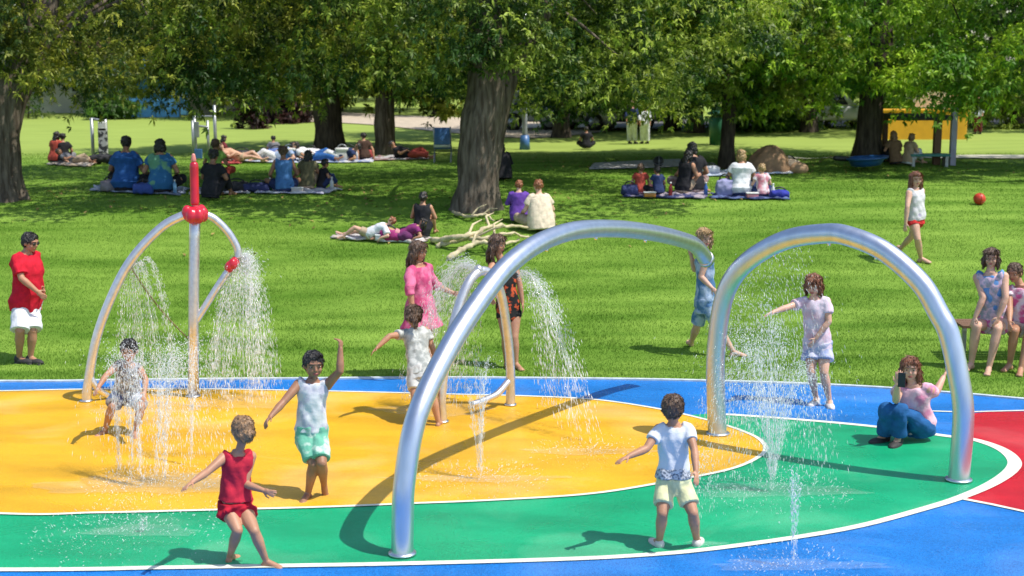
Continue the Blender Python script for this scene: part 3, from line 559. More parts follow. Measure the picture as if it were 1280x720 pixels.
# ------------------------------------------------------------------ park furniture and things far back
M_WHITE = mat('white_paint', (.75, .75, .73), .4); M_GREYM = mat('grey_metal', (.36, .38, .40), .4, .6); M_BLUEP = mat('blue_paint', (.05, .14, .34), .4)
M_YELW = mat('yellow_wall', (.72, .36, .015), .7, scale=2, var=.12, bump=.2); M_BEIGE = mat('beige_render', (.62, .50, .34), .8); M_BROWN = mat('brown_wood', (.17, .09, .05), .7, scale=8, stretch=(1, 1, 8), bump=.3)
M_TENTB = mat('light_blue_canvas', (.12, .36, .62), .7, scale=3, var=.2, bump=.2); M_GLASS = mat('dark_glass', (.02, .025, .03), .08, spec=.8); M_TYRE = mat('tyre_rubber', (.02, .02, .02), .85)
def posts(label, base_px, specs, bars, plates=(), seat=None):
    b = at(*base_px); t = thing('exercise_frame', label, 'exercise frame', b, 'outdoor exercise frames'); sc = 1800/b[1]
    X = lambda u: b[0] + (u - base_px[0])/sc
    Z = lambda v: b[2] + (base_px[1] - v)/sc
    for u, v0, v1, dy, r in specs: part(MB().tube([(X(u), b[1] + dy, G(X(u), b[1] + dy) - .05), (X(u), b[1] + dy, Z(v1))], r*.72, 12, cap='flat'), 'post', M_GREYM, t)
    for u0, v0, u1, v1, dy in bars: part(MB().tube([(X(u0), b[1] + dy, Z(v0)), (X(u1), b[1] + dy, Z(v1))], .032, 10, cap='round'), 'bar', M_GREYM, t)
    for u, v, wdt, hgt, m in plates: part(MB().box((X(u), b[1] - .08, Z(v)), (wdt, .08, hgt)), 'panel', m, t, bevel=.01, smooth=False)
    return t
posts('exercise posts with chequered panel and dark foot plate, left of the seated couple', (125, 203), [(117, 203, 148, 0, .06), (121, 203, 150, .5, .05), (131, 203, 150, .2, .07)], [(117, 149, 131, 151, 0)],
      [(131, 158, .2, .22, M_WHITE), (131, 180, .22, .8, mat('chequer', (.05, .05, .06), .5, scale=9, col2=(.5, .5, .5), ramp=(.49, .51))), (122, 201, .7, .12, M_BLKP)])
posts('wide exercise frame with top bar behind the red sleeve', (258, 200), [(238, 200, 152, .4, .05), (245, 200, 145, 0, .06), (256, 200, 152, .5, .05), (270, 200, 132, 0, .06)], [(245, 146, 270, 146, 0), (238, 158, 256, 160, .4)],
      [(248, 162, .12, .4, M_GREYM), (249, 192, .2, .24, M_BLUEP)])
def lamp():
    b = at(656, 187); t = thing('lamp_post', 'slim blue grey lamp post on the lawn right of the big trunk', 'lamp post', b); x, y, z = b
    part(MB().tube([(x, y, z - .05), (x, y, z + .5), (x, y, z + 4.4)], [.10, .075, .05], 14), 'pole', M_GREYM, t); part(MB().tube([(x, y, z - .02), (x, y, z + .42)], [.16, .12], 14), 'base', M_BLUEP, t)
    part(MB().tube([(x, y, z + 4.35), (x, y, z + 4.5), (x, y, z + 4.62)], [.06, .17, .2], 14), 'lamp_cap', M_GREYM, t); part(MB().ell((x, y, z + 4.48), (.14, .14, .16)), 'lamp_globe', M_WHITE, t)
lamp()
def car(label, u, v, L_, col, kind='sedan', rz=0):
    b = at(u, v); t = thing('parked_car', label, 'car', b, 'cars parked behind the trees'); W = 1.75; x0, y0, z0 = b
    m = mat('car_paint_' + label.split()[0], col, .3, .2, var=.03, coat=.6); h1, h2 = .82, 1.42 if kind == 'sedan' else 1.75
    am = lambda a, c, q: (x0 + a, y0 + q, z0 + c)
    body = [(-L_/2, .32), (-L_/2, .7), (-L_/2 + .15, h1), (L_/2 - .9, h1 + .02), (L_/2 - .1, .68), (L_/2, .5), (L_/2, .3)]
    part(MB().prism(body, am, -W/2, W/2), 'body', m, t, bevel=.06)
    cab = [(-L_/2 + .35, h1 - .02), (-L_/2 + .8, h2 - .05), (-L_/2 + 1.2, h2), (L_/2 - 1.75, h2), (L_/2 - 1.05, h1 - .02)]
    part(MB().prism(cab, am, -W/2 + .12, W/2 - .12), 'cabin', m, t, bevel=.05)
    for k, (xa, xb) in enumerate(((-L_/2 + .75, -.35), (-.25, L_/2 - 1.45))):
        part(MB().prism([(xa, h1 + .06), (xa + (.18 if k == 0 else 0), h2 - .14), (xb - (0 if k == 0 else .25), h2 - .14), (xb, h1 + .06)], am, -W/2 + .105, -W/2 + .135), 'window', M_GLASS, t)
    for sx in (-L_/2 + .75, L_/2 - .8):
        for q in (-W/2 + .02, W/2 - .02):
            wq = MB().tube([(x0 + sx, y0 + q - .1, z0 + .32), (x0 + sx, y0 + q + .1, z0 + .32)], .32, 20); wo_ = part(wq, 'wheel', M_TYRE, t)
            part(MB().tube([(x0 + sx, y0 + q - .115, z0 + .32), (x0 + sx, y0 + q + .115, z0 + .32)], .19, 14), 'rim', M_GREYM, wo_)
    part(MB().box((x0 + L_/2 - .03, y0 - .62, z0 + .6), (.1, .3, .14)), 'headlight', M_WHITE, t); part(MB().box((x0 + L_/2 - .03, y0 + .62, z0 + .6), (.1, .3, .14)), 'headlight', M_WHITE, t)
car('silver car parked behind the lamp post', 692, 162, 4.4, (.4, .41, .42)); car('charcoal car parked in the middle of the row', 722, 162, 3.6, (.03, .035, .045), 'van'); car('grey car parked at the right of the row', 758, 161, 4.3, (.26, .27, .28))
car('white car half hidden by leaves left of the yellow wall', 1030, 160, 4.3, (.6, .6, .6)); car('black car far back left of the bright green tree', 968, 160, 4.2, (.02, .02, .02))
# blue tent
b = at(186, 147); t = thing('event_tent', 'light blue canvas tent with pale side far back under the trees', 'tent', b); x, y, z = b; w2 = 1.35
for sx in (-1, 1):
    for sy in (0, 1.8): part(MB().tube([(x + sx*w2, y + sy, z), (x + sx*w2, y + sy, z + 2.1)], .035, 8), 'tent_pole', M_GREYM, t)
part(MB().box((x + .25, y + .02, z + .42), (2*w2 - .55, .03, .8)), 'front_wall', M_TENTB, t, smooth=False); part(MB().box((x, y + 1.8, z + 1.05), (2*w2 - .1, .03, 2.0)), 'back_wall', M_TENTB, t, smooth=False)
part(MB().box((x - w2 + .22, y + .03, z + .5), (.42, .03, .95)), 'side_flap', M_WHITE, t, smooth=False)
mb = MB(); mb.add([(x - w2 - .1, y - .1, z + 2.05), (x + w2 + .1, y - .1, z + 2.05), (x + w2 + .1, y + 1.95, z + 2.05), (x - w2 - .1, y + 1.95, z + 2.05), (x, y + .9, z + 2.75)], [(0, 1, 4), (1, 2, 4), (2, 3, 4), (3, 0, 4), (3, 2, 1, 0)]); part(mb, 'tent_roof', M_TENTB, t, smooth=False)
b = at(165, 143); t = thing('park_pavilion', 'long cream pavilion with a brown roof far behind the blue tent', 'building', b); x, y, z = b; y += 3
part(MB().box((x, y, z + 1.35), (12, 5, 2.8)), 'wall', mat('cream_render', (.66, .60, .48), .85, scale=2, var=.1, bump=.1), t, smooth=False)
am = lambda p, q, w_: (x + w_, y + p, z + q); part(MB().prism([(-3.1, 2.72), (3.1, 2.72), (0, 4.2)], am, -6.5, 6.5), 'roof', M_BROWN, t, smooth=False)
for k in range(5):
    f = part(MB().box((x - 4.6 + 2.3*k, y - 2.52, z + 1.5), (1.25, .1, 1.1)), 'window', M_WHITE, t, smooth=False); part(MB().box((x - 4.6 + 2.3*k, y - 2.575, z + 1.5), (1.05, .03, .92)), 'pane', M_GLASS, f, smooth=False)
# yellow wall and kiosk
b = at(1150, 174); t = thing('garden_wall', 'long yellow painted wall with a pale arched top behind the right lawn', 'wall', b); x, y, z = b; sc = 1800/y
X = lambda u: x + (u - 1150)/sc
part(MB().box(((X(1098) + X(1206))/2, y, z + .42), (X(1206) - X(1098), .35, .95)), 'wall_body', M_YELW, t, bevel=.03, smooth=False); part(MB().box(((X(1098) + X(1206))/2, y, z + .93), (X(1206) - X(1098) + .1, .45, .08)), 'coping', M_YELW, t, bevel=.02, smooth=False)
a = np.linspace(0, math.pi, 14); am = lambda p, q, w_: (X(1172) + p, y + .3 + w_, z + .6 + q)
part(MB().prism([(.85*math.cos(k), .9*math.sin(k)**.6) for k in a], am, 0, .25), 'arched_top', M_BEIGE, t, smooth=False)
part(MB().box((X(1197), y + .5, z + .9), (.8, .3, 1.0)), 'end_pier', mat('orange_render', (.62, .24, .06), .8), t, bevel=.02, smooth=False)
b = at(1178, 206); t = thing('shelter', 'small shelter of two posts carrying a dark flat roof, right of the bright tree', 'shelter', b); x, y, z = b; sc = 1800/y; X = lambda u: x + (u - 1178)/sc; Z = lambda v: z + (206 - v)/sc
part(MB().box((X(1170), y, (z + Z(148))/2), (.17, .17, Z(148) - z + .1)), 'post', M_BROWN, t, bevel=.01, smooth=False)
part(MB().box((X(1190), y, (z + Z(138))/2), (.14, .14, Z(138) - z + .1)), 'post', mat('lilac_paint', (.42, .40, .52), .5), t, bevel=.01, smooth=False)
part(MB().box((X(1148), y + .3, Z(147)), ((1182 - 1113)/sc, 1.4, .12)), 'flat_roof', mat('dark_roof', (.03, .032, .03), .7), t, bevel=.02, smooth=False)
part(MB().box((X(1116), y + .85, (z + Z(148))/2), (.12, .12, Z(148) - z + .1)), 'post', M_BROWN, t, bevel=.01, smooth=False)
mb = MB().box((X(1156), y - .3, z + .26), (.95, .34, .06)); t = thing('low_bench', 'low teal bench beside the shelter post', 'bench', (X(1156), y - .3, z)); part(mb, 'seat', mat('teal_paint', (.05, .22, .20), .5), t, bevel=.01, smooth=False)
for sx in (-.4, .4): part(MB().box((X(1156) + sx, y - .3, z + .11), (.07, .28, .25)), 'leg', M_GREYM, t, smooth=False)
b = at(1082, 212); t = thing('blue_tub', 'blue round tub hung against the trunk over the bare mound', 'tub', b); x, y, z = b; y -= .15
prof = [(.05, .0), (.34, .0), (.40, .10), (.44, .15), (.50, .16), (.50, .20), (.43, .20), (.37, .13), (.32, .04), (.05, .03)]
mb = MB(); a = np.linspace(0, 6.283, 28, endpoint=False); mb.rings([np.stack([x - .05 + r*np.cos(a), y - .1 + r*np.sin(a), np.full(28, z + .12 + h) + .03*np.cos(a)], 1) for r, h in prof]); part(mb, 'basin', mat('blue_plastic', (.02, .10, .30), .3, coat=.3), t)
mb = MB().tube([(x - .5, y - .1, z + .27), (x - .78, y - .1, z + .29)], .06, 10, cap='round'); part(mb, 'handle', M_BLKP, t)
b = at(897, 181); t = thing('litter_bin', 'dark green litter bin in front of the slim trunk', 'bin', b); x, y, z = b; mb = MB(); mb.tube([(x, y, z - .02), (x, y, z + .8), (x, y, z + .82)], [.24, .28, .26], 18)
gb = mat('green_paint', (.02, .12, .06), .4); part(mb, 'drum', gb, t); part(MB().tube([(x, y, z + .9), (x, y, z + .96), (x, y, z + 1.05)], [.33, .33, .1], 18), 'lid', gb, t)
for sx in (-.2, .2): part(MB().tube([(x + sx, y, z + .8), (x + sx, y, z + .92)], .02, 6), 'lid_post', M_GREYM, t)
b = at(553, 203); t = thing('folding_chair', 'blue folding chair with white stripe seen from behind, left of the big trunk', 'chair', b); x, y, z = b
part(MB().box((x, y, z + .66), (.40, .05, .44), rx=-.2), 'backrest', M_BLUEP, t, bevel=.02); part(MB().box((x, y + .25, z + .36), (.42, .42, .05)), 'seat', M_BLUEP, t, bevel=.02)
part(MB().box((x, y - .035, z + .42), (.42, .03, .07)), 'stripe', M_WHITE, t)
for sx in (-.21, .21):
    part(MB().tube([(x + sx, y + .45, z - .02), (x + sx, y - .08, z + .9)], .018, 8), 'leg', M_GREYM, t); part(MB().tube([(x + sx, y - .02, z - .02), (x + sx, y + .45, z + .38)], .018, 8), 'leg', M_GREYM, t)
# ball, balloon-like black ball, branches, mound stones
def ball(name, label, p, r, m, m2):
    t = thing(name, label, 'ball', p); part(MB().ell((p[0], p[1], p[2] + r), r, seg=24, rings=14), 'skin', m, t)
    a = np.linspace(0, 6.283, 30)
    for M_ in (Matrix.Rotation(.5, 3, 'X'), Matrix.Rotation(1.6, 3, 'Y')): part(MB().tube([np.array(M_ @ Vector((math.cos(k)*r*1.002, math.sin(k)*r*1.002, 0))) + np.array([p[0], p[1], p[2] + r]) for k in a], r*.05, 6), 'seam', m2, t)
ball('ball', 'orange red ball on the lawn right of the walking girl', at(1224, 256), .11, mat('red_ball', (.55, .05, .02), .4), mat('dark_red', (.25, .02, .01), .5)); ball('ball', 'black ball on the pale paved strip', at(823, 209), .135, M_BLKP, M_GREYM)
M_WOOD = mat('peeled_wood', (.52, .44, .27), .8, scale=7, var=.25, bump=.4, bscale=30)
def branch(label, px, r):
    P = [at(u, v, h) for u, v, h in px]; t = thing('fallen_branch', label, 'branch', P[0], 'peeled branches lying on the lawn'); pa = spline(P, 7); ki = np.arange(len(pa)); part(MB().tube(pa + rng.normal(0, .008, pa.shape), np.linspace(r, r*.4, len(pa))*(1 + .16*np.sin(ki*1.9 + r*90) + rng.normal(0, .06, len(pa))), 10, cap='round'), 'limb', M_WOOD, t)
    for k in (.35, .6):
        q = pa[int(len(pa)*k)]; d = pa[int(len(pa)*k) + 3] - q; sd = np.array([-d[1], d[0], abs(d[0])*.3 + .1])*1.2; part(MB().tube([q, q + d*1.0 + sd*.8, q + d*2.2 + sd], [r*.5, r*.4, r*.15], 8, cap='round'), 'twig', M_WOOD, t)
branch('longest pale peeled branch, reaching back to the seated woman in cream', [(540, 300, .05), (566, 297, .2), (592, 293, .25), (612, 284, .3), (640, 282, .2), (672, 286, .05)], .05)
branch('pale peeled branch with a raised tip in front of the seated woman in cream', [(548, 306, .05), (580, 299, .15), (606, 298, .25), (634, 292, .25), (660, 296, .05)], .045)
branch('pale peeled branch nearest the pad, lying on the grass', [(562, 322, .05), (582, 310, .15), (602, 303, .2), (625, 305, .2), (648, 300, .05)], .05)
branch('short pale branch with forked end beside the big trunk', [(566, 266, .04), (588, 271, .08), (606, 268, .12), (618, 277, .03)], .035)
# picnic things
def blanket(label, px, cols, bulge=.02):
    P = [at(*p) for p in px]; t = thing('picnic_blanket', label, 'blanket', P[0]); n = 18; V = []
    for i in range(n + 1):
        for j in range(n + 1):
            a, b_ = i/n, j/n; q = (1 - a)*((1 - b_)*P[0] + b_*P[1]) + a*((1 - b_)*P[3] + b_*P[2]); q = q + .05*np.array([math.sin(b_*9 + i), math.sin(a*11 + j), 0])
            V.append((q[0], q[1], G(q[0], q[1]) + .035 + bulge*(math.sin(i*1.3) + math.cos(j*1.7)*math.sin(i*.7))))
    N = len(V); F = [(i*(n + 1) + j, (i + 1)*(n + 1) + j, (i + 1)*(n + 1) + j + 1, i*(n + 1) + j + 1) for i in range(n) for j in range(n)]
    m = mat('blanket_' + '_'.join(label.split()[:3]), cols[0], .95, scale=5, col2=cols[1], ramp=(.45, .55), bump=.3); me = MB().add(V, F).mesh('cloth'); o = bpy.data.objects.new('tmp', me); C.objects.link(o)
    md = o.modifiers.new('s', 'SOLIDIFY'); md.thickness = .018; md.offset = 0; dg = bpy.context.evaluated_depsgraph_get(); me2 = bpy.data.meshes.new_from_object(o.evaluated_get(dg)); bpy.data.objects.remove(o)
    o = link('cloth', me2, m); o.parent = t; o.matrix_parent_inverse = Matrix.Translation(-BASES[t.name])
def bag(label, u, v, w_, h, col):
    b = at(u, v); t = thing('picnic_bag', label, 'bag', b, 'picnic bags'); x, y, z = b; z += .03; m = mat('cloth_' + str(col), col, .85, bump=.4, bscale=25)
    part(MB().box((x, y, z + h*.45), (w_, w_*.55, h*.9)).ell((x, y, z + h*.5), (w_*.56, w_*.38, h*.5)), 'sack', m, t, voxel=.03, sm=5, folds=.012)
    a = np.linspace(0, math.pi, 9); part(MB().tube([(x + w_*.3*math.cos(k), y, z + h*.88 + h*.35*math.sin(k)) for k in a], .014, 7), 'handle', M_BLKP, t)
def cooler(label, u, v, col, w_=.42):
    b = at(u, v); t = thing('cool_box', label, 'cool box', b, 'cool boxes'); x, y, z = b; z += .03; part(MB().box((x, y, z + .14), (w_, .3, .28)), 'tub', mat('cooler_' + str(col), col, .4), t, bevel=.02); part(MB().box((x, y, z + .31), (w_ + .03, .33, .06)), 'lid', M_WHITE, t, bevel=.015)
    a = np.linspace(0, math.pi, 9); part(MB().tube([(x + w_*.42*math.cos(k), y, z + .31 + .12*math.sin(k)) for k in a], .012, 6), 'handle', M_GREYM, t)
LB, WH, NV, RD, TN, BK = (.42, .48, .62), (.62, .62, .66), (.03, .04, .13), (.35, .05, .05), (.36, .28, .2), (.03, .03, .035)
blanket('pale blue blanket under the couple in blue', [(112, 240), (226, 246), (236, 237), (124, 233)], [LB, (.2, .22, .3)])
blanket('white and grey blanket beside the seated man in dark clothes', [(236, 245), (312, 243), (318, 237), (245, 238)], [WH, (.25, .25, .3)])
blanket('lavender blanket under the woman in the blue top', [(318, 243), (404, 244), (426, 238), (340, 236)], [(.5, .48, .66), WH])
blanket('long white cloth among the row of picnickers', [(288, 203), (372, 205), (376, 199), (296, 198)], [WH, LB])
blanket('blue and white cloth left of the dark trunk', [(372, 205), (466, 204), (462, 198), (378, 198)], [WH, (.2, .26, .45)])
blanket('dull red cloth at the right end of the picnic row', [(466, 202), (536, 200), (534, 196), (470, 197)], [(.3, .18, .18), (.4, .4, .4)])
blanket('sandy blanket under the group at the far left', [(58, 207), (108, 210), (124, 205), (72, 203)], [TN, (.45, .4, .35)])
blanket('tan blanket behind the exercise frame at the left', [(262, 206), (300, 206), (302, 201), (266, 201)], [TN, RD])
blanket('dark patterned blanket of the family at the right', [(778, 248), (880, 250), (886, 243), (790, 241)], [NV, (.35, .3, .35)])
blanket('navy blanket under the man in the white shirt', [(888, 250), (986, 251), (980, 243), (894, 243)], [NV, (.1, .14, .3)])
blanket('pale sheet in front of the brown tent', [(878, 222), (990, 218), (984, 212), (884, 215)], [WH, LB])
blanket('cream blanket of the reclining group in the middle of the lawn', [(412, 300), (528, 306), (538, 299), (430, 293)], [(.55, .47, .42), WH])
for a in [('black duffel bag on the foot plate side of the left exercise posts', 127, 205, .55, .22, BK), ('small blue bag beside the couple', 180, 244, .4, .22, (.04, .08, .3)), ('chequered bag on the pale blue blanket', 138, 241, .35, .24, (.25, .22, .25)),
          ('dark bag on the white and grey blanket', 296, 241, .5, .2, BK), ('dark long bag left of the woman in the blue top', 322, 241, .5, .18, NV), ('black bag by the dark trunk', 436, 200, .5, .3, BK), ('red brown bag in the picnic row', 456, 200, .45, .25, RD),
          ('white bag in the picnic row', 388, 201, .5, .3, WH), ('dark bag at the left of the picnic row', 302, 201, .6, .25, BK), ('black bag at the right end of the picnic row', 505, 199, .5, .22, BK), ('blue bag on the long white cloth', 346, 201, .5, .3, (.1, .16, .4)),
          ('navy bag at the left end of the family blanket', 787, 246, .32, .22, NV), ('white and blue bag beside the man in the white shirt', 905, 247, .32, .34, (.3, .3, .5)), ('blue bag at the right end of the navy blanket', 974, 249, .36, .16, (.02, .03, .3)),
          ('white bag on the sheet in front of the brown tent', 888, 219, .4, .2, WH), ('magenta bag on the cream blanket', 487, 303, .32, .2, (.3, .02, .14)), ('dark purple bag between the reclining people', 506, 303, .28, .18, (.12, .02, .1)), ('tan bag beside the brown tent', 985, 216, .5, .3, TN)]: bag(*a)
for a in [('blue cool box in the picnic row', 362, 203, (.05, .16, .4)), ('white cool box by the dark trunk', 428, 203, (.6, .6, .6))]: cooler(*a, w_=.3)
b = at(958, 216); t = thing('brown_tent', 'low brown pop up tent behind the man in the white shirt', 'tent', b); x, y, z = b; mb = MB(); a = np.linspace(0, 6.283, 24, endpoint=False)
rr = [np.stack([x + .55*r*np.cos(a) + .1*h, y + .5*r*np.sin(a), np.full(24, z + h*.68) + .03*np.sin(a*5)], 1) for r, h in ((1, -.02), (.97, .2), (.8, .5), (.55, .74), (.25, .88), (.03, .92))]
mb.rings(rr); part(mb, 'shell', mat('brown_canvas', (.27, .16, .085), .8, var=.2, scale=4, bump=.3), t); part(MB().ell((x + .72, y - .1, z + .1), (.24, .2, .16)), 'rolled_flap', mat('tan_canvas', (.36, .23, .13), .8), t)
for lab, u, v, kc in [('clear blue water bottle standing on the pale blue blanket', 219, 244, (.2, .4, .6)), ('green bottle on the lavender blanket', 338, 241, (.04, .2, .06)), ('white bottle at the right end of the lavender blanket', 415, 240, (.6, .6, .6)), ('red bottle on the family blanket', 838, 247, (.4, .04, .03)),
      ('blue bottle beside the tall dark haired woman', 882, 247, (.05, .12, .4)), ('white bottle on the navy blanket', 966, 249, (.65, .65, .65)), ('dark bottle on the cream blanket', 517, 302, (.05, .03, .02)), ('green bottle on the long white cloth', 318, 203, (.05, .2, .08)), ('white bottle in the picnic row near the dark trunk', 446, 202, (.6, .6, .62))]:
    q = at(u, v); t = thing('bottle', lab, 'bottle', q, 'bottles on the picnic blankets'); z = q[2] + .045; part(MB().tube([(q[0], q[1], z), (q[0], q[1], z + .16), (q[0], q[1], z + .2), (q[0], q[1], z + .23)], [.037, .037, .016, .015], 12), 'flask', mat('bottle_' + str(kc), kc, .2, var=.03), t); part(MB().tube([(q[0], q[1], z + .225), (q[0], q[1], z + .255)], .019, 10), 'cap', M_WHITE, t)
for lab, u, v, kc in [('white food tub on the pale blue blanket', 176, 243.5, (.6, .6, .58)), ('orange food tub on the family blanket', 812, 248.5, (.5, .2, .04)), ('pale food tub on the lavender blanket', 372, 242.5, (.55, .5, .45)), ('white food tub on the cream blanket', 478, 303, (.6, .6, .6)), ('pink food tub on the navy blanket', 940, 249.5, (.55, .2, .25))]:
    q = at(u, v); t = thing('food_tub', lab, 'food tub', q, 'food tubs on the picnic blankets'); part(MB().box((q[0], q[1], q[2] + .08), (.22, .16, .08)), 'tub', mat('tub_' + str(kc), kc, .4), t, bevel=.012); part(MB().box((q[0], q[1], q[2] + .127), (.235, .175, .018)), 'lid', M_WHITE, t, bevel=.006)
# bench of the women at the right
b = at(1262, 452); t = thing('low_bench', 'dark slatted bench under the seated women at the right edge', 'bench', b); x, y, z = b; y += .22; mb = MB()
for k in range(4): part(MB().box((x + .25, y - .18 + .12*k, z + .43), (1.7, .1, .035)), 'slat', M_BROWN, t, bevel=.005, smooth=False)
for sx in (-.45, .95):
    for sy in (-.16, .16): part(MB().box((x + sx, y + sy, z + .2), (.05, .05, .44)), 'leg', M_GREYM, t, smooth=False)
# ------------------------------------------------------------------ people
SK = {'fair': (.60, .36, .255), 'tan': (.43, .22, .13), 'brown': (.32, .155, .09), 'dark': (.12, .06, .04)}
HR = {'brown': (.10, .055, .03), 'black': (.014, .011, .010), 'blond': (.36, .23, .10), 'auburn': (.19, .07, .032), 'red': (.25, .09, .035), 'light': (.27, .155, .075)}
def skin(k):
    m = mat('skin_' + k, SK[k], .5, scale=7, var=.13, spec=.4, bump=.1, bscale=45); b = m.node_tree.nodes['Principled BSDF']; b.inputs['Subsurface Weight'].default_value = .12; b.inputs['Subsurface Scale'].default_value = .012; return m
def hairm(k): return mat('hair_' + k, HR[k], .42, scale=55, var=.45, stretch=(1, 1, .25), bump=.7, bscale=70, spec=.6)
def cloth(name, c, c2=None, scale=14, ramp=(.42, .58)): return mat('cloth_' + name, c, .85, scale=scale, var=.1, col2=c2, ramp=ramp, bump=.35, bscale=22, spec=.2)
M_EYEW = mat('eye_white', (.42, .38, .35), .3); M_IRIS = mat('iris', (.03, .018, .012), .15); M_LIP = mat('lip', (.38, .10, .085), .5); M_SHOE = mat('shoe_dark', (.03, .028, .028), .7); M_SHOEW = mat('shoe_pale', (.6, .55, .52), .7)
U = lambda v: np.asarray(v, float)/(np.linalg.norm(v) + 1e-9)
def bend2(A, B, La, Lb, hint):
    """middle joint of a two-bone limb from A to B, bent towards hint"""
    d = B - A; L = np.linalg.norm(d); d = d/(L + 1e-9)
    if L > (La + Lb)*.995: return A + (B - A)*La/(La + Lb)
    a = (La*La - Lb*Lb + L*L)/(2*L); h = math.sqrt(max(La*La - a*a, 0)); u = np.asarray(hint, float); u = u - d*np.dot(u, d)
    return A + d*a + U(u)*h
def on_ray(u, v, A, L, sgn):
    """point of the picture ray (u,v) at bone length L from A, on the far (+) or near (-) side"""
    d = ray(u, v); d = d/np.linalg.norm(d); m = A - CAM; tc = np.dot(m, d); q = np.dot(m, m) - tc*tc
    return CAM + d*(tc + sgn*math.sqrt(max(L*L - q, 0)))
def person(label, J, h, child, skn, hair, style, clothes, voxel=.007, group=None, detail=True, hair_fold=.0035, glasses=False, headw=1.0):
    """J: neck, pelvis, fwd (torso), head centre and its forward vector; per side: shoulder, elbow, wrist, hand dir, palm normal, hip, knee, ankle, toe dir"""
    k = h; up = U(J['neck'] - J['pelvis']); ax = J['ax']; fw = U(J['fwd']); fat = J.get('fat', 1.0)
    base = J['base']; t = thing('person', label, 'person', base, group); hh = h*(.132 + .042*child); Pn, Nk = J['pelvis'], J['neck']; SL = np.linalg.norm(Nk - Pn)
    def frame(s_): a = U(ax*(s_) + J['hax']*(1 - s_)); f = U(np.cross(up, a)); f = f if np.dot(f, fw) > 0 else -f; return a, f
    seg = 24; ang = np.linspace(0, 2*math.pi, seg, endpoint=False)
    def ringv(s_, wd, dp, off=0):
        a, f = frame(min(max(s_, 0), 1)); c = Pn + up*SL*s_ + f*off*k; sq = lambda c_: np.sign(c_)*np.abs(c_)**.85
        return c + sq(np.cos(ang))[:, None]*a*wd*k + sq(np.sin(ang))[:, None]*f*dp*k
    cw = 1 - .06*child
    TR = [(-.22, .062, .045, 0), (-.1, .088, .062, -.004), (.06, .098, .068, -.004), (.22, .090, .062, .002), (.42, .080*(1 + .08*child), .057, .006), (.62, .088, .062, .004), (.8, .098, .062, 0), (.92, .092, .05, -.004), (1.0, .05, .036, -.004), (1.06, .034, .034, 0)]
    TR = [(s_, a*cw*(fat if .05 < s_ < .85 else 1), b*(fat**1.6 if .05 < s_ < .85 else 1), o + (.02*(fat - 1)*5 if .1 < s_ < .7 else 0)) for s_, a, b, o in TR]
    def torso(mb, s0, s1, e, flare=0, ex=0):
        rs = [r for r in TR if s0 < r[0] < s1]; i0 = np.interp(s0, [r[0] for r in TR], range(len(TR)))
        def lerp(s_): return tuple(np.interp(s_, [r[0] for r in TR], [r[q] for r in TR]) for q in (1, 2, 3))
        L_ = [(s0, *lerp(max(s0, -.1)))] + rs + [(s1, *lerp(s1))]
        mb.rings([ringv(s_, a + e/k + flare*max(0, .5 - s_), b + e/k + flare*max(0, .5 - s_) , o) for s_, a, b, o in L_])
    b = MB(); torso(b, -.2, 1.06, 0)
    HC = J['head']; hf = U(J['hf']); hr_ = U(np.cross(hf, J.get('hup', (0, 0, 1)))); hu = U(np.cross(hr_, hf)); HM = np.stack([hr_*headw, hf, hu], 1)
    H = lambda p: HC + HM @ (np.array(p)*hh)
    nb = Nk + up*.0*k; b.tube([Nk - up*.03*k, (Nk + H((0, -.1, -.3)))/2, H((0, -.10, -.2))], [.036*k*(1 - .12*child), .031*k*(1 - .08*child), .032*k], 14, cap='round')
    he = lambda c, r: b.ell(H(c), np.array(r)*hh, HM, 18, 12)
    he((0, -.04, .09), (.375, .445, .42)); he((0, .08, -.15), (.29 + .03*child, .315, .34)); he((0, .27, -.39), (.11, .10, .09))
    he((0, .41, -.09), (.055, .09, .06)); b.tube([H((0, .37, .06)), H((0, .44, -.07))], [.03*hh, .045*hh], 8, cap='round'); he((-.15, .26, -.13), (.13, .12, .12)); he((.15, .26, -.13), (.13, .12, .12)); he((0, .30, .16), (.26, .11, .07))
    for q in (-1, 1): he((q*.375, -.04, -.05), (.045, .09, .12))
    hl = .098*k*(1 + .05*child)
    for q in (0, 1):
        Sh, El, Wr = J['sh'][q], J['el'][q], J['wr'][q]; Hp, Kn, An = J['hp'][q], J['kn'][q], J['an'][q]
        b.tube([Sh - (Sh - El)*.02, Sh + (El - Sh)*.3, El], np.array([.036, .032, .0245])*k, 14, cap='round'); b.ell(Sh, .037*k)
        b.tube([El, El + (Wr - El)*.28, Wr], np.array([.0245, .0265, .0165])*k, 14, cap='round')
        d = U(J['hd'][q]); nrm = np.array(J['pn'][q], float); nrm = U(nrm - d*np.dot(nrm, d)); sd = U(np.cross(d, nrm)); th = J['th'][q]; M_ = np.stack([d, sd, nrm], 1); curl = J['curl'][q]
        pc = Wr + d*hl*.26; b.ell(pc, (hl*.30, hl*.21, hl*.10), M_, 12, 8); b.tube([Wr - d*hl*.1, pc], [.0165*k, .15*hl], 10, cap='round', ref=sd, flat=.65)
        for fi, (o, fl) in enumerate(((-.165, .38), (-.058, .47), (.055, .50), (.165, .43))):
            o = o*-th; p0 = pc + sd*o*hl*.95 + d*hl*.20; f1 = U(d + sd*o*.9 + nrm*curl*.5); f2 = U(d + sd*o*.9 + nrm*curl*1.6); p1 = p0 + f1*fl*hl*.5; p2 = p1 + f2*fl*hl*.5
            b.tube([p0, p1, p2], np.array([.058, .052, .042])*hl, 7, cap='round')
        p0 = Wr + d*hl*.10 + sd*th*hl*.12; p1 = p0 + U(d*.7 + sd*th*.85 + nrm*.35)*hl*.26; p2 = p1 + U(d*.95 + sd*th*.35 + nrm*.3)*hl*.22; b.tube([p0, p1, p2], np.array([.075, .062, .048])*hl, 8, cap='round')
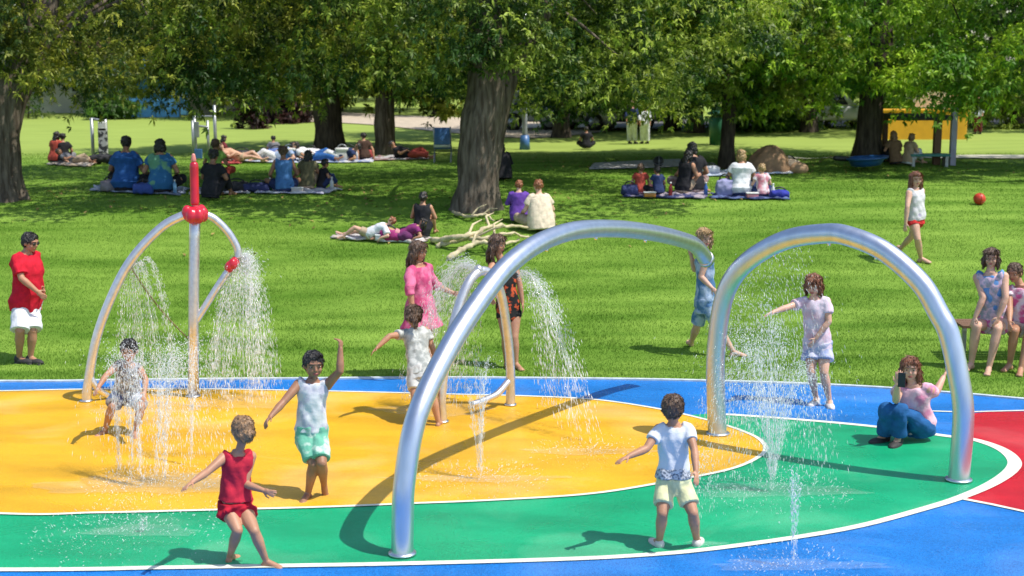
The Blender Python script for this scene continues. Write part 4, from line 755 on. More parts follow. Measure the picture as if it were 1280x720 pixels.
        b.tube([Hp, Hp + (Kn - Hp)*.35, Kn], np.array([.056, .052, .034])*k*(1 + .04*child)*(1 if fat == 1 else 1.06), 16, cap='round')
        kd = U(Kn - Hp); cb = U(Kn + (An - Kn)*.3 - (Hp + An)/2 + 1e-6); calf = An + (Kn - An)*.68; bk_ = U(np.cross(np.cross(An - Kn, J['td'][q]), An - Kn)); b.tube([Kn, calf + bk_*.0, Kn + (An - Kn)*.7, An], np.array([.034, .037, .026, .0205])*k, 14, cap='round')
        td = U(J['td'][q]); sole = U(J['fu'][q]); sx = U(np.cross(td, sole)); fl = .145*k; hz = An - sole*.022*k; FM = np.stack([td, sx, sole], 1)
        b.ell(hz - td*.012*k, (.026*k, .022*k, .024*k), FM); b.tube([An, hz + td*fl*.35 + sole*.002*k, hz + td*fl*.62 - sole*.008*k], np.array([.022, .0225, .018])*k, 12, cap='round'); b.ell(hz + td*fl*.58 - sole*.009*k, (.036*k, .027*k, .015*k), FM)
        for ti, o in enumerate((-.019, -.009, 0, .009, .018)): b.tube([hz + td*fl*.6 + sx*o*k - sole*.012*k, hz + td*(fl*.78 - abs(o)*k*.5) + sx*o*k*1.1 - sole*.014*k], .0062*k, 6, cap='round')
    body = part(b, 'body', skin(skn), t, voxel=voxel, sm=2)
    if detail:
        for q in (-1, 1):
            e = MB().ell(H((q*.155, .335, .035)), np.array((.058, .055, .032))*hh, HM, 10, 7).ell(H((q*.155, .372, .035)), np.array((.034, .022, .031))*hh, HM, 8, 6, mi=1); part(e, 'eye', [M_EYEW, M_IRIS], body)
            part(MB().tube([H((q*.07, .405, .125)), H((q*.16, .395, .15)), H((q*.25, .33, .125))], np.array((.018, .02, .012))*hh, 6, cap='round'), 'eyebrow', hairm(hair), body)
        part(MB().ell(H((0, .375, -.245)), np.array((.115, .035, .022))*hh, HM, 10, 6).ell(H((0, .37, -.285)), np.array((.09, .035, .022))*hh, HM, 10, 6), 'lips', M_LIP, body)
    if glasses:
        g = MB()
        for q in (-1, 1): g.ell(H((q*.16, .40, .03)), np.array((.13, .03, .09))*hh, HM, 12, 8); g.tube([H((q*.28, .37, .05)), H((q*.39, -.02, .03))], .015*hh, 6)
        g.tube([H((-.06, .42, .05)), H((.06, .42, .05))], .015*hh, 6); part(g, 'sunglasses', M_BLKP, t, voxel=.004, sm=0)
    hb = MB(); hq = lambda c, r: hb.ell(H(c), np.array(r)*hh, HM, 18, 12)
    hq((0, -.085, .15), (.425, .455, .42)); hq((0, -.16, -.02), (.40, .33, .34))
    if style == 'short': hq((0, .1, .36), (.28, .26, .18))
    if style == 'curly':
        for i in range(26): a = i*2.4; z = .12 + .42*(i/26); r = .44*math.sqrt(max(.05, 1 - ((z - .12)/.5)**2)); hq((r*math.cos(a), -.08 + r*1.05*math.sin(a)*(1 if math.sin(a) < 0 else .75), z), (.11, .11, .11))
    if style in ('bob', 'long', 'wild'):
        hq((0, -.2, -.18), (.44, .3, .42)); hq((-.36, .0, -.2), (.13, .22, .38)); hq((.36, .0, -.2), (.13, .22, .38)); hq((0, .2, .36), (.3, .2, .16))
    if style in ('long', 'wild'):
        hb.tube([H((0, -.24, -.1)), H((0, -.38, -.55)), H((.05, -.36, -1.0)), H((.02, -.3, -1.25))], np.array((.38, .36, .26, .12))*hh, 14, cap='round', ref=hr_, flat=.5)
        for q in (-1, 1): hb.tube([H((q*.36, -.05, -.1)), H((q*.40, .0, -.5)), H((q*.34, .08, -.95))], np.array((.16, .14, .07))*hh, 10, cap='round')
    if style == 'pony': hb.tube([H((0, -.46, .2)), H((0, -.62, .02)), H((.04, -.6, -.45)), H((.04, -.5, -.75))], np.array((.13, .16, .13, .05))*hh, 12, cap='round')
    if style == 'bun': hq((0, -.34, -.2), (.3, .2, .24)); hq((.06, -.50, -.12), (.2, .18, .19))
    if style == 'tail_low': hq((0, -.3, -.2), (.26, .2, .26)); hb.tube([H((0, -.4, -.25)), H((.02, -.5, -.5)), H((0, -.42, -.8))], np.array((.15, .15, .06))*hh, 10, cap='round')
    me = refine(hb.mesh('hair'), max(voxel, .007), 2); fold(me, hair_fold, 70)
    if detail:                                          # loose strands laid along the hair
        n = len(me.vertices); v = np.empty(n*3); me.vertices.foreach_get('co', v); v = v.reshape(-1, 3); nn = np.empty(n*3); me.vertex_normals.foreach_get('vector', nn); nn = nn.reshape(-1, 3)
        i = rng.integers(0, n, 1500); crown_ = H((0, -.2, .5)); D = v[i] - crown_ + rng.normal(0, .03, (1500, 3)); D[:, 2] -= .08*hh; D -= nn[i]*np.sum(D*nn[i], 1)[:, None]*.93; D /= np.linalg.norm(D, axis=1)[:, None] + 1e-9
        S_ = np.cross(D, nn[i]); L_ = hh*((.05 + .09*rng.random(1500)) if style in ('short', 'bun') else (.12 + .22*rng.random(1500)))[:, None]; w_ = .0022 + .0015*rng.random((1500, 1)); A = v[i] - nn[i]*.002
        sv_ = np.stack([A - S_*w_, A + S_*w_, A + D*L_*.55 + nn[i]*(.006*rng.random((1500, 1)) + .002) + S_*w_*.6, A + D*L_ + nn[i]*(.012*rng.random((1500, 1)) - .003)], 1).reshape(-1, 3)
        pv = v.tolist() + sv_.tolist(); pf = [list(p.vertices) for p in me.polygons] + (np.array([[0, 1, 2], [0, 2, 3]])[None] + 4*np.arange(1500)[:, None, None] + n).reshape(-1, 3).tolist()
        bpy.data.meshes.remove(me); me = bpy.data.meshes.new('hair'); me.from_pydata(pv, [], pf)
    ho = link('hair', me, hairm(hair)); ho.parent = t; ho.matrix_parent_inverse = Matrix.Translation(-BASES[t.name])
    F = .012
    for c in clothes:
        m = c['m']; mb = MB(); kind = c['kind']
        if kind in ('shirt', 'tank', 'dress', 'suit'):
            e = c.get('ease', .016)*(.7 + .3*k/1.6); s0 = c.get('hem', -.12); torso(mb, s0, c.get('upto', .985 if kind == 'shirt' else .97), e, c.get('flare', .02))
            if kind == 'dress':
                a, f = frame(0); rows = []
                kc = (J['kn'][0] + J['kn'][1])/2
                for q in np.linspace(0, 1, 6): cc = Pn + up*SL*.2*(1 - q) + (kc - Pn)*q*c.get('len', .8) ; rows.append(cc + np.cos(ang)[:, None]*a*(.09 + q*c.get('wide', .07))*k + np.sin(ang)[:, None]*f*(.07 + q*c.get('wide', .07))*k)
                mb.rings(rows)
            sf = c.get('sleeve', 0)
            for q in (0, 1) if 'upto' not in c else ():
                Sh, El, Wr = J['sh'][q], J['el'][q], J['wr'][q]
                if sf:
                    if sf <= 1: mb.tube([Sh + (Nk - Sh)*.45, Sh + (Nk - Sh)*.08, Sh + (El - Sh)*.25, Sh + (El - Sh)*sf], np.array([.034*k + e*.4, .036*k + e*.45, .036*k + e*.6, .033*k + e]), 14, cap='flat')
                    else: mb.tube([Sh + (Nk - Sh)*.35, Sh, El, El + (Wr - El)*(sf - 1)], np.array([.034*k + e*.4, .037*k + e*.5, .028*k + e*.7, .022*k + e*.8]), 14, cap='flat')
                else: mb.tube([Sh + (Nk - Sh)*.45 + up*.01*k, Sh + (Nk - Sh)*.1 - up*.02*k], np.array([.036*k + e, .034*k + e*.6]), 12, cap='flat')
        if kind in ('shorts', 'trousers', 'briefs'):
            e = c.get('ease', .016)*(.7 + .3*k/1.6); torso(mb, -.2, c.get('top', .1), e, .01); lf = c.get('len', .62)
            for q in (0, 1):
                Hp, Kn, An = J['hp'][q], J['kn'][q], J['an'][q]; fl = c.get('flare', .25)
                if kind == 'briefs': mb.tube([Hp, Hp + (Kn - Hp)*.22], np.array([.058, .058])*k + e, 16, cap='flat')
                elif lf <= 1: mb.tube([Hp, Hp + (Kn - Hp)*lf*.5, Hp + (Kn - Hp)*lf], np.array([.056*k + e*.7, .053*k + e*.8, (.052 - .014*lf)*k*(1 + fl*.45) + e]), 16, cap='flat')
                else: mb.tube([Hp, Hp + (Kn - Hp)*.5, Kn, Kn + (An - Kn)*(lf - 1)], np.array([.06*k + e, .054*k + e, .042*k + e, .036*k + e]), 16, cap='flat'); mb.ell(Kn, .042*k + e)
        if kind == 'shoes':
            for q in (0, 1):
                td, sole = U(J['td'][q]), U(J['fu'][q]); sx = U(np.cross(td, sole)); FM = np.stack([td, sx, sole], 1); hz = J['an'][q] - sole*.024*k
                o = MB(); o.ell(hz + td*.05*k - sole*.003*k, (.088*k, .036*k, .026*k), FM); o.ell(hz - td*.008*k + sole*.012*k, (.036*k, .03*k, .036*k), FM); o.box((0, 0, 0), (.165*k, .062*k, .014*k)); o.V[-1] = (FM @ o.V[-1].T).T + hz + td*.045*k - sole*.022*k
                part(o, 'shoe', m, t, voxel=max(.007, voxel), sm=3)
            continue
        if kind == 'cape':                                # loose wrap or long top over a seated back
            rows = [ringv(s_, a, b_, -.01) for s_, a, b_ in ((-.2, .16, .13), (.1, .16, .12), (.5, .145, .10), (.85, .12, .07), (1.02, .05, .04))]; mb.rings(rows)
        part(mb, c.get('name', kind), m, t, voxel=max(voxel, .008), sm=3, folds=c.get('fold', .0046)*k*(.55 if voxel > .01 else 1), ffreq=c.get('ff', 26))
    return t, dict(H=H, hh=hh, hl=hl)
def posed(foot, neck, pelvis, yaw, h, child, head, arms, legs, hyaw=None, hpitch=10, twist=0, hroll=0, lean=0, fat=1.0, depth=None, pel_dy=0, curl=(.35, .35), hand=None, toes=None, headdy=0):
    """joints from picture points; depth comes from the ground under the figure and from the bone lengths"""
    g = at(*foot); D = depth if depth else g[1]; P = pt(*pelvis, D + pel_dy); N = pt(*neck, D + lean); cy, sy = math.cos(R(yaw)), math.sin(R(yaw)); f = np.array([sy, -cy, 0]); ax = np.array([cy, sy, 0])
    if ax[0] < -.1 or (abs(ax[0]) <= .1 and ax[1] > 0 and False): ax = -ax
    up = U(N - P); a2 = U(ax - up*np.dot(ax, up)); y2 = R(yaw + twist); hx = np.array([math.cos(y2), math.sin(y2), 0]); hx = hx if np.dot(hx, ax) > 0 else -hx; hx = U(hx - up*np.dot(hx, up))
    J = dict(neck=N, pelvis=P, fwd=f, ax=a2, hax=hx, base=np.array([g[0], g[1], G(g[0], g[1])]), fat=fat); sw = .098*h*(1 - .08*child)
    J['sh'] = [N - a2*sw - up*.028*h, N + a2*sw - up*.028*h]; J['hp'] = [P - hx*.05*h - up*.01*h, P + hx*.05*h - up*.01*h]
    hyw = R(yaw if hyaw is None else hyaw); pp = R(hpitch); J['hf'] = np.array([math.sin(hyw)*math.cos(pp), -math.cos(hyw)*math.cos(pp), -math.sin(pp)]); J['hup'] = (math.sin(R(hroll)), 0, math.cos(R(hroll))); J['head'] = pt(*head, D + lean + headdy)
    ua, fa, tl, sl_ = .165*h, .145*h, .235*h, .225*h; J['el'], J['wr'], J['kn'], J['an'], J['hd'], J['pn'], J['th'], J['td'], J['fu'] = [], [], [], [], [], [], [], [], []; J['curl'] = curl
    for q in (0, 1):
        (eu, ev, es), (wu, wv, ws) = arms[q]; E = on_ray(eu, ev, J['sh'][q], ua, es); W = on_ray(wu, wv, E, fa, ws); J['el'].append(E); J['wr'].append(W)
        hd = U(W - E); J['hd'].append(hd if not hand or hand[q] is None else U(hand[q])); inn = (N + P)/2 - W; J['pn'].append(inn if np.linalg.norm(np.cross(inn, hd)) > .05 else f); J['th'].append(1 if q == 0 else -1)
        kx, ax_ = legs[q]; lift = ax_[2] if len(ax_) > 2 else None
        if lift is None:
            A = at(ax_[0], ax_[1], .042*h); K0 = None
        else: A = None
        if A is not None:
            Hp = J['hp'][q]; d = ray(kx[0], kx[1]); s0 = (Hp[1] + A[1])/2; best = None
            K = pt(kx[0], kx[1], s0); L0 = np.linalg.norm(K - Hp) + np.linalg.norm(A - K); need = (tl + sl_)
            if L0 < need and kx[2] != 0:
                lo, hi = 0, tl
                for _ in range(30):
                    m_ = (lo + hi)/2; K = pt(kx[0], kx[1], s0 + kx[2]*m_); L1 = np.linalg.norm(K - Hp) + np.linalg.norm(A - K)
                    if L1 < need: lo = m_
                    else: hi = m_
        else: K = on_ray(kx[0], kx[1], J['hp'][q], tl, kx[2]); A = on_ray(ax_[0], ax_[1], K, sl_, lift)
        J['kn'].append(K); J['an'].append(A); ty = R(toes[q] if toes else yaw); td = np.array([math.sin(ty), -math.cos(ty), 0]); fu = np.array([0, 0, 1.0])
        if lift is not None and not (len(ax_) > 3): s_ = U(K - A); td = U(td*.5 - s_*.85); fu = U(s_ - td*np.dot(s_, td)) if abs(np.dot(s_, td)) < .98 else fu; fu = U(np.cross(np.cross(td, fu if np.linalg.norm(fu) > .1 else np.array([0, 0, 1])), td))
        J['td'].append(td); J['fu'].append(fu)
    return J
P_ = person
W_PRINT = cloth('white_print', (.72, .72, .74), (.42, .42, .50), 9, (.5, .64)); W_TEE = cloth('white_tee', (.72, .74, .76), (.45, .50, .55), 7, (.56, .72))
KID = 1.0
P_('toddler in red top and red frilly shorts running, seen from behind', posed((310, 703), (297, 566), (294, 632), 205, 1.12, 1, (303, 538), [((259, 590, -1), (240, 603, -1)), ((306, 605, -1), (329, 613, -1))], [((297, 663, -1), (287, 696)), ((318, 664, -1), (333, 702))], hyaw=215, hpitch=10, toes=(160, 75)),
   1.12, 1, 'tan', 'light', 'bun', [dict(kind='tank', m=cloth('red_top', (.50, .022, .045)), hem=.12, name='top', flare=.03), dict(kind='shorts', m=cloth('red_shorts', (.42, .012, .03)), len=.36, flare=.7, ease=.028, fold=.009, ff=45)], voxel=.0055)
P_('boy in white print tank top and mint shorts with one arm raised', posed((390, 620), (391, 476), (389, 541), 8, 1.28, .75, (392, 456), [((354, 503, -1), (338, 521, -1)), ((425, 464, -1), (425.5, 436, 1))], [((392, 580, -1), (385, 617)), ((402, 579, -1), (405, 606, 1))], hyaw=20, hpitch=8, toes=(-15, 10), curl=(1.0, 2.8)),
   1.28, .75, 'brown', 'black', 'short', [dict(kind='tank', m=W_PRINT, hem=.04, ease=.014, flare=.02), dict(kind='shorts', m=cloth('mint', (.16, .46, .33), (.52, .62, .55), 10, (.5, .6)), len=.86, flare=.35, ease=.02, top=.16)], voxel=.0055)
P_('boy in white shirt and pale yellow shorts seen from behind on the green ring', posed((848, 682), (842, 531), (842, 602), 180, 1.2, .9, (841, 511), [((808, 561, -1), (785, 571, -1)), ((868, 563, -1), (870, 589, -1))], [((828, 642, -1), (824, 677)), ((866, 641, -1), (871, 676))], hyaw=172, hpitch=14, toes=(200, 160)),
   1.2, .9, 'tan', 'brown', 'short', [dict(kind='shirt', m=W_TEE, hem=.2, sleeve=.55, ease=.016, flare=.02), dict(kind='tank', name='shirt_hem', m=cloth('grey_hem', (.16, .19, .23), (.55, .57, .60), 60), hem=.09, ease=.0185, flare=.02, upto=.27), dict(kind='shorts', m=cloth('pale_yellow', (.62, .62, .36)), len=.72, flare=.4, ease=.018), dict(kind='shoes', m=M_SHOEW)], voxel=.0055)
P_('wet boy in dark patterned top stooping under the shower', posed((150, 541), (161, 456), (158, 492), -5, 1.15, .9, (161, 438), [((132, 470, -1), (123, 484, -1)), ((182, 474, -1), (181, 490, -1))], [((140, 508, -1), (131, 538)), ((177, 508, -1), (168, 541))], hpitch=16, lean=-.22, toes=(-30, 20), headdy=-.03),
   1.15, .9, 'tan', 'black', 'short', [dict(kind='tank', m=cloth('grey_print', (.10, .10, .13), (.38, .38, .42), 16), hem=-.08, ease=.02), dict(kind='shorts', m=cloth('blue_grey', (.16, .19, .34), (.48, .50, .58), 9), len=.85, flare=.4, ease=.028)], voxel=.006)
P_('man in red polo shirt and white shorts standing on the grass at the left', posed((29, 451), (33, 317), (33, 379), 62, 1.58, .15, (38, 303), [((27, 348, -1), (46, 364, -1)), ((44, 346, 1), (52, 360, -1))], [((25, 413, -1), (24, 447)), ((41, 413, -1), (38, 447))], hyaw=70, hpitch=14, fat=1.15, toes=(70, 60)),
   1.58, .15, 'tan', 'black', 'short', [dict(kind='shirt', m=cloth('red_polo', (.52, .012, .03)), hem=-.14, sleeve=.8, ease=.034), dict(kind='shorts', m=cloth('white_shorts', (.66, .68, .70)), len=1.0, flare=.9, ease=.03, top=.05), dict(kind='shoes', m=M_SHOE)], voxel=.007, glasses=True)
J6 = posed((1138, 551), (1142, 482), (1147, 531), -28, 1.5, .25, (1138, 461), [((1120, 500, -1), (1122, 481, -1)), ((1169, 492, 1), (1179, 472, 1))], [((1109, 515, -1), (1106, 545)), ((1124, 515, -1), (1123, 549))], hpitch=4, hyaw=-15, lean=-.08, toes=(-60, -35), hand=[np.array([0, 0, 1]), None])
t6, i6 = P_('woman in pink top and blue trousers crouching beside the right arch', J6, 1.5, .25, 'fair', 'auburn', 'long', [dict(kind='shirt', m=cloth('pink_top', (.66, .24, .38), (.72, .48, .56), 8), hem=-.12, sleeve=.4, ease=.022), dict(kind='trousers', m=cloth('blue_trousers', (.018, .10, .27)), len=1.86, ease=.03), dict(kind='shoes', m=M_SHOE)], voxel=.0065)
ph = thing('phone', 'black phone held up by the crouching woman', 'phone', J6['wr'][0] + np.array([.02, -.06, .06])); q = np.array(ph.location); part(MB().box(q, (.07, .012, .14), rz=-.4), 'case', M_BLKP, ph, bevel=.006, smooth=False); part(MB().box(q + np.array([.0025, .0075, 0]), (.06, .002, .125), rz=-.4), 'screen', M_GLASS, ph, smooth=False)
P_('girl in pale pink top and blue skirt holding out one arm', posed((1027, 505), (1018, 373), (1022, 433), -18, 1.33, .6, (1017, 356), [((985, 384, -1), (967, 390, -1)), ((1036, 402, -1), (1020, 423, -1))], [((1014, 465, -1), (1020, 499)), ((1030, 466, -1), (1037, 502))], hpitch=22, hyaw=-28, toes=(-35, -5)),
   1.33, .6, 'fair', 'auburn', 'bob', [dict(kind='shirt', m=cloth('pale_pink', (.68, .46, .52), (.66, .56, .64), 8), hem=-.05, sleeve=.6, ease=.022), dict(kind='shorts', m=cloth('pale_blue', (.30, .36, .56), (.5, .5, .62), 9), len=.5, flare=.7, ease=.03, name='skirt'), dict(kind='shoes', m=M_SHOEW)], voxel=.006)
P_('blond child in blue overalls striding across the grass behind the arches', posed((896, 442), (880, 316), (882, 378), 100, 1.42, .5, (881, 297), [((868, 337, 1), (864, 320, -1)), ((876, 346, -1), (890, 360, -1))], [((871, 408, 1), (864, 428, 1)), ((895, 404, -1), (917, 440))], hyaw=20, hpitch=10, toes=(90, 90)),
   1.42, .5, 'fair', 'blond', 'bob', [dict(kind='tank', m=cloth('blue_overall', (.09, .20, .38), (.36, .46, .6), 9), hem=-.1, ease=.02), dict(kind='shorts', m=cloth('blue_overall', (.09, .20, .38)), len=.9, ease=.025)], voxel=.0065)
P_('girl in bright pink top and long skirt behind the spray of the bent frame', posed((528, 472), (523, 332), (526, 392), 55, 1.5, .3, (523, 314), [((512, 360, -1), (516, 388, -1)), ((543, 356, 1), (566, 366, 1))], [((523, 430, 1), (522, 468)), ((536, 430, -1), (535, 470))], hyaw=60, hpitch=12, toes=(60, 40)),
   1.5, .3, 'tan', 'brown', 'long', [dict(kind='dress', m=cloth('hot_pink', (.56, .075, .19), (.62, .16, .28), 9), hem=-.1, sleeve=1.3, ease=.028, len=.42, wide=.09, flare=.05, fold=.005)], voxel=.007)
P_('bending child in grey shirt seen from behind in the spray of the bent frame', posed((537, 528), (518, 412), (526, 466), 175, 1.2, .9, (517, 395), [((487, 420, -1), (472, 434, -1)), ((541, 436, 1), (547, 455, 1))], [((519, 496, -1), (516, 523)), ((541, 496, -1), (548, 528))], hyaw=190, hpitch=35, lean=.3, toes=(190, 165)),
   1.2, .9, 'tan', 'brown', 'tail_low', [dict(kind='shirt', m=cloth('wet_grey', (.34, .36, .34), (.52, .53, .5), 14), hem=-.1, sleeve=.5, ease=.02), dict(kind='shorts', m=cloth('wet_white', (.5, .5, .48)), len=.7, ease=.025)], voxel=.0065)
P_('girl in orange and black swimsuit behind the tall arch', posed((638, 458), (628, 326), (636, 388), 25, 1.42, .4, (622, 305), [((609, 345, -1), (614, 368, -1)), ((649, 352, 1), (653, 378, -1))], [((632, 422, -1), (633, 453)), ((643, 422, -1), (645, 455))], hyaw=60, hpitch=10, toes=(10, 30)),
   1.42, .4, 'tan', 'brown', 'long', [dict(kind='suit', m=cloth('orange_black', (.02, .02, .02), (.5, .085, .03), 16, (.52, .58)), hem=-.15, ease=.008, name='swimsuit'), dict(kind='briefs', m=cloth('orange_black', (.02, .02, .02)), ease=.008, name='swim_briefs')], voxel=.0065)
P_('girl in white tank top and red shorts walking across the far lawn', posed((1147, 327), (1144, 237), (1145, 273), 35, 1.52, .3, (1145, 224), [((1134, 259, -1), (1132, 279, -1)), ((1152, 258, 1), (1150, 276, 1))], [((1147, 299, -1), (1151, 323)), ((1139, 296, 1), (1126, 310, 1))], hyaw=10, hpitch=4, toes=(50, 70)),
   1.52, .3, 'fair', 'auburn', 'long', [dict(kind='tank', m=cloth('white_tank', (.70, .68, .70), (.35, .32, .42), 9, (.58, .66)), hem=-.05, ease=.018), dict(kind='shorts', m=cloth('red_shorts2', (.52, .03, .03)), len=.3, ease=.013, top=.0)], voxel=.008)
P_('woman in blue top and lace skirt seated on the bench at the right edge', posed((1228, 460), (1238, 342), (1243, 402), -25, 1.55, .1, (1239, 322), [((1229, 372, -1), (1219, 396, -1)), ((1257, 372, -1), (1248, 396, -1))], [((1221, 408, -1), (1214, 455)), ((1247, 412, -1), (1236, 460))], hpitch=8, hyaw=-20, toes=(-40, -25), lean=-.05),
   1.55, .1, 'fair', 'brown', 'bob', [dict(kind='tank', m=cloth('blue_top', (.09, .24, .52), (.16, .32, .6), 8), hem=.3, ease=.016), dict(kind='tank', name='lace_dress', m=cloth('lace', (.34, .35, .42), (.62, .45, .55), 22), hem=-.18, ease=.02, flare=.03), dict(kind='shorts', m=cloth('pink_floral', (.64, .50, .54), (.52, .10, .26), 13, (.5, .58)), len=.5, flare=.6, ease=.03, name='skirt')], voxel=.007)
P_('woman in pink and white top seated at the very edge of the photo', posed((1272, 459), (1277, 358), (1280, 408), -25, 1.55, .1, (1268, 341), [((1262, 385, -1), (1262, 402, -1)), ((1294, 388, -1), (1288, 408, -1))], [((1268, 414, -1), (1262, 456)), ((1287, 414, -1), (1276, 461))], hpitch=14, hyaw=-40, toes=(-45, -25), lean=-.05),
   1.55, .1, 'tan', 'brown', 'bun', [dict(kind='shirt', m=cloth('pink_white_print', (.64, .12, .30), (.70, .62, .66), 12), hem=-.12, sleeve=.4, ease=.02), dict(kind='shorts', m=cloth('cream_shorts', (.5, .44, .38)), len=.6, flare=.3, ease=.028)], voxel=.007)
# seated and lying picnickers: the same body in template poses
def sitting(base, yaw, h, kind='cross', twist=0, lean=.06, head=0):
    c, s_ = math.cos(R(yaw)), math.sin(R(yaw)); f = np.array([s_, -c, 0]); r = np.array([-c, -s_, 0]); z = np.array([0, 0, 1.0]); b = np.array(base, float); b[2] = G(b[0], b[1]) + .05
    T = lambda x, y, zz: b + r*x*h + f*y*h + z*zz*h
    J = dict(base=np.array([base[0], base[1], G(base[0], base[1])]), fwd=f, ax=r, hax=r, curl=(.6, .6), hup=(0, 0, 1)); hy = R(yaw + head); J['hf'] = np.array([math.sin(hy)*.97, -math.cos(hy)*.97, -.2])
    if kind == 'lie':
        J.update(pelvis=T(0, 0, .07), neck=T(0, -.27, .20), head=T(0, -.36, .27)); J['hf'] = U(f*.8 + z*.3); J['hup'] = tuple(z*.9 - f*.4); J['fwd'] = z
        kn = [T(-.07, .22, .17), T(.06, .24, .09)]; an = [T(-.08, .40, .03), T(.08, .46, .04)]; wr = [T(-.2, -.22, .03), T(.14, -.02, .17)]; el = [T(-.19, -.34, .06), T(.19, -.14, .1)]; td = [f, U(f + z*.8)]; fu = [z, U(z - f*.8)]
    else:
        J.update(pelvis=T(0, 0, .06), neck=T(0, lean, .385), head=T(0, lean + .03, .48))
        if kind == 'cross': kn = [T(-.20, .20, .12), T(.20, .20, .12)]; an = [T(.05, .25, .045), T(-.05, .29, .05)]; wr = [T(-.15, .20, .18), T(.15, .20, .18)]; el = [T(-.17, .06, .21), T(.17, .06, .21)]
        elif kind == 'knees': kn = [T(-.08, .19, .24), T(.08, .20, .23)]; an = [T(-.08, .30, .04), T(.08, .31, .04)]; wr = [T(-.05, .2, .24), T(.06, .2, .23)]; el = [T(-.16, .09, .22), T(.16, .09, .22)]
        elif kind == 'back': kn = [T(-.08, .23, .15), T(.08, .24, .12)]; an = [T(-.08, .42, .04), T(.08, .45, .04)]; wr = [T(-.17, -.12, .05), T(.17, -.12, .05)]; el = [T(-.17, -.05, .2), T(.17, -.05, .2)]
        td = [f, f]; fu = [z, z]
    J['sh'] = [J['neck'] - r*.098*h - z*.028*h, J['neck'] + r*.098*h - z*.028*h]; J['hp'] = [J['pelvis'] - r*.05*h, J['pelvis'] + r*.05*h]; J['kn'], J['an'], J['wr'], J['el'], J['td'], J['fu'] = kn, an, wr, el, td, fu
    J['hd'] = [U(wr[q] - el[q])*.6 - z*.5 for q in (0, 1)]; J['pn'] = [-z + f*.2, -z + f*.2]; J['th'] = (-1, 1); return J
def pic(label, u, v, yaw, h, kind, sk, hr_, st, top, bottom, sleeve=.6, child=0, fat=1.0, voxel=.011, head=0, lean=.06, bl=1.7, extra=None, det=False):
    J = sitting(at(u, v), yaw, h, kind, lean=lean, head=head); J['fat'] = fat; cl = [dict(kind='shirt', m=top, hem=-.12, sleeve=sleeve, ease=.026)]
    if bl <= 1: cl.append(dict(kind='shorts', m=bottom, len=bl, ease=.026))
    else: cl.append(dict(kind='trousers', m=bottom, len=bl, ease=.022))
    return P_(label, J, h, child, sk, hr_, st, cl + (extra or []), voxel=voxel, detail=det, hair_fold=.01)
CB, CN, CW = cloth('black', (.02, .02, .024)), cloth('navy', (.025, .04, .11)), cloth('white', (.66, .67, .70)); CBL = cloth('royal_blue', (.028, .11, .34)); CT = cloth('tan', (.42, .32, .22)); CG = cloth('grey', (.2, .2, .22)); CR = cloth('brick_red', (.4, .07, .05)); CP = cloth('rose', (.6, .25, .28)); CPU = cloth('purple', (.14, .06, .34))
pic('broad man in blue shirt seated with his back to the camera', 157, 241, 176, 1.92, 'cross', 'brown', 'black', 'short', CBL, CB, .7, fat=1.3)
pic('woman with big dark hair seated in a blue and green striped top', 201, 243, 186, 1.85, 'cross', 'tan', 'black', 'bob', cloth('blue_green', (.04, .17, .36), (.16, .38, .24), 2.2, (.52, .56)), CB, .5, fat=1.2)
pic('person in black seated just behind the red hub of the spray tripod', 264, 250, 160, 1.6, 'knees', 'brown', 'black', 'curly', CB, CB)
pic('child in bright green top sitting beyond the red sleeve', 268, 226, 170, 1.5, 'cross', 'tan', 'brown', 'short', cloth('lime', (.28, .5, .10)), CR, .5, child=.5)
pic('curly haired woman in blue sleeveless top seated on the lavender blanket', 356, 242, 195, 1.55, 'cross', 'brown', 'brown', 'curly', cloth('denim_blue', (.07, .19, .42)), CN, .0, bl=.6)
pic('person in olive top seated right of the woman in the blue top', 384, 238, 170, 1.35, 'knees', 'tan', 'black', 'long', cloth('olive', (.16, .15, .08)), CT, .5)
pic('child in dark clothes sitting at the right end of the lavender blanket', 402, 238, 120, 1.0, 'knees', 'tan', 'black', 'short', CB, CN, .5, child=.9)
pic('woman in red and black seated at the far left of the lawn', 68, 205, 150, 1.35, 'knees', 'tan', 'black', 'long', CR, CB)
pic('dark haired person in black beside the woman in red and black', 80, 205, 200, 1.25, 'cross', 'tan', 'black', 'curly', CB, CG)
pic('child in grey lying at the right of the far left group', 93, 206, 90, 1.0, 'lie', 'tan', 'brown', 'short', CG, CT, child=.8)
pic('person in maroon sitting at the left end of the picnic row', 276, 203, 120, 1.15, 'knees', 'tan', 'black', 'long', cloth('maroon', (.16, .03, .04)), CB)
pic('sunbather in peach lying between the maroon sitter and the white cloth', 300, 204, 85, 1.35, 'lie', 'fair', 'brown', 'bob', cloth('peach', (.6, .35, .24)), CT, bl=.4)
pic('person in pale blue lying on the long white cloth', 345, 203, 275, 1.4, 'lie', 'fair', 'black', 'short', cloth('pale_blue_top', (.3, .38, .55)), CW)
pic('dark haired person in grey sitting at the middle of the picnic row', 342, 199, 185, 1.0, 'cross', 'tan', 'black', 'curly', CG, CN)
pic('person in white lying left of the dark trunk', 392, 203, 88, 1.4, 'lie', 'tan', 'black', 'long', CW, CBL)
pic('person in navy lying in front of the dark trunk', 425, 203, 265, 1.3, 'lie', 'tan', 'black', 'short', CN, CW)
pic('person in dark brown sitting right of the dark trunk', 456, 201, 200, 1.2, 'back', 'tan', 'black', 'curly', cloth('dark_brown', (.07, .04, .03)), CB)
pic('person in black lying at the right end of the picnic row', 512, 200, 80, 1.3, 'lie', 'tan', 'black', 'short', CB, CR)
pic('dark haired woman in black sitting up on the cream blanket', 527, 298, 165, 1.3, 'knees', 'tan', 'black', 'bun', CB, CB, 0, bl=.5)
